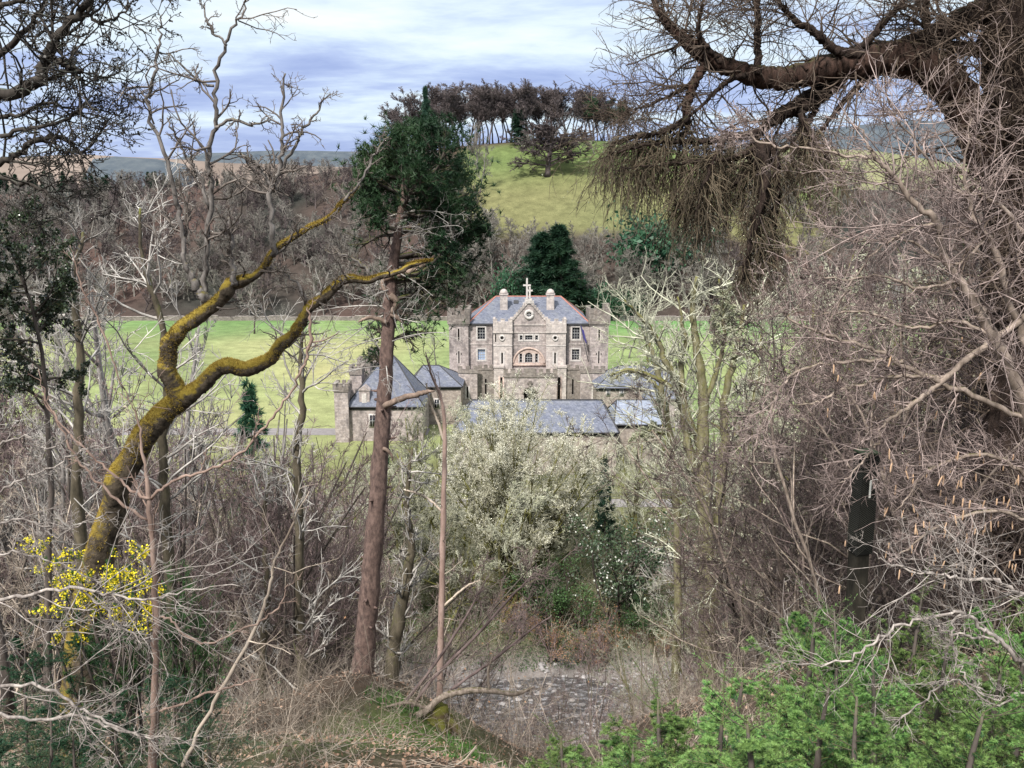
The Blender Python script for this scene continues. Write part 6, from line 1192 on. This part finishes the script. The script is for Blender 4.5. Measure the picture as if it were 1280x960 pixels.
# ---- knoll: stump, fallen branch, litter, grass
def stump():
    r = np.random.default_rng(331); p = base(548, 15.6); o = thing('tree_stump', 'mossy rotten stump with roots on the knoll edge', 'stump', p); g = Geo(); n = 7
    P = np.array([(0, 0, -.3), (0, 0, .0), (.02, 0, .15), (.03, .0, .3), (.02, 0, .42), (.0, 0, .46)]); g.tubes(P, [.34, .27, .2, .18, .17, .06], 14, 0, .16, r)
    for k in range(n):
        a = k*6.28/n+r.normal(0, .2); d = np.array([math.cos(a), math.sin(a), 0]); L = r.uniform(.5, .9); g.tubes([d*.1+np.array([0, 0, .2]), d*.3+np.array([0, 0, .06]), d*L*.8+np.array([0, 0, -.12]), d*L+np.array([0, 0, -.4])], [.11, .08, .055, .03], 8, 0, .12, r)
    link('trunk', g.mesh('trunk', mat_bark('rotten mossy wood', (.05, .038, .025), (.18, .13, .08), 9, moss=(.15, .15, .03), moss_at=(-.1, .5), amt=.1, bump=.02)), o)
stump()
traced('fallen_branch', 'pale fallen branch lying across the knoll right of the stump', 'branch', 15.5, [[(500, 905, 9), (530, 890, 10), (552, 872, 9), (580, 864, 8), (610, 863, 7), (645, 867, 6), (668, 858, 2)]], [[(612, 864, 4), (610, 840, 3), (618, 815, 1.5)], [(540, 890, 6), (512, 878, 5), (480, 884, 3)]], MB_hazel, MB_hazel, 332, (5, 3, 0), (.3, .5, .5), rmin=.004, ground_first=False)
for k, tr in enumerate(([(500, 905, 4), (540, 850, 4), (590, 800, 4), (640, 745, 3), (670, 715, 1.5)], [(508, 910, 4), (556, 868, 4), (610, 830, 3.5), (660, 790, 3), (690, 770, 1.5)], [(496, 890, 4), (540, 835, 4), (580, 775, 3), (610, 720, 1.5)])):
    traced('leaning_shoot', ('purple brown shoot leaning right from the stump, uppermost of three', 'purple brown shoot leaning right from the stump, lowest of three', 'purple brown shoot leaning right from the stump, steepest of three')[k], 'sapling', 15.8, [tr], [], MB_purple, MB_purple, 340+k, (16, 4, 0), (.16, .5, .5), rmin=.004, ground_first=False)
def litter():
    r = np.random.default_rng(7); n = 30000; y = r.uniform(2.5, 24, n); x = r.uniform(-.72, .72, n)*(y+1); z = ground(x, y)+r.uniform(.0, .04, n)
    g = Geo().quads(leaf_quads(np.stack([x, y, z], -1), .055, r, 1.6, .7)); tag(link('leaf_litter', g.mesh('leaf_litter', ML_litter)), 'brown fallen leaves on the knoll', 'leaves', None, 'stuff')
    n = 26000; y = r.uniform(9, 19, n); x = r.normal(-1.9, 1.7, n); k = (wob(x, y, 1.6, 8, 5)+.9*np.exp(-((x+1.7)/.9)**2-((y-13.6)/2)**2) > .82); x, y = x[k], y[k]; n = len(x); p = np.stack([x, y, ground(x, y)-.01], -1); d = nrm(r.normal(0, .6, (n, 3))+np.array([0, 0, 1])); s = nrm(np.cross(d, r.normal(0, 1, (n, 3)))); L = r.uniform(.06, .17, (n, 1)); w_ = .009
    g = Geo().quads(np.stack([p-s*w_, p+s*w_, p+d*L+s*w_*.4, p+d*L-s*w_*.4], 1)); tag(link('grass', g.mesh('grass', ML_grass)), 'fresh green grass and herbs on the knoll', 'grass', None, 'stuff')
    n = 2600; y = r.uniform(5, 23, n); x = r.uniform(-.75, .75, n)*(y+1); d = r.normal(0, 1, (n, 3))*np.array([1, 1, .25]); d = nrm(d); L = r.uniform(.15, .8, (n, 1)); P = np.stack([x, y, ground(x, y)+.015], -1)[:, None]+d[:, None]*L[:, None]*np.linspace(-.5, .5, 4)[None, :, None]+r.normal(0, .02, (n, 4, 3)); P[:, :, 2] = np.maximum(P[:, :, 2], ground(P[:, :, 0], P[:, :, 1])+.005); tag(link('fallen_twigs', Geo().tubes(P, np.full((n, 4), .006)*r.uniform(.5, 1.5, (n, 1)), 3).mesh('fallen_twigs', MB_beige)), 'fallen twigs scattered over the leaf litter', 'twigs', None, 'stuff')
litter()
undergrowth('undergrowth', 'thin pale shoots and dry stems at the edge of the knoll', 2600, -7, 7, 12, 22, .9, .004, MB_beige, 25, lambda x, y, r: (x < -2.4) | (x > .2) | (r.uniform(0, 1, len(x)) < .45))
undergrowth('undergrowth', 'dry grass stalks and shoots among the spruces', 1100, -5.5, 5.5, 5.5, 13, .8, .003, MB_beige, 26, lambda x, y, r: np.abs(x) > 1.6)
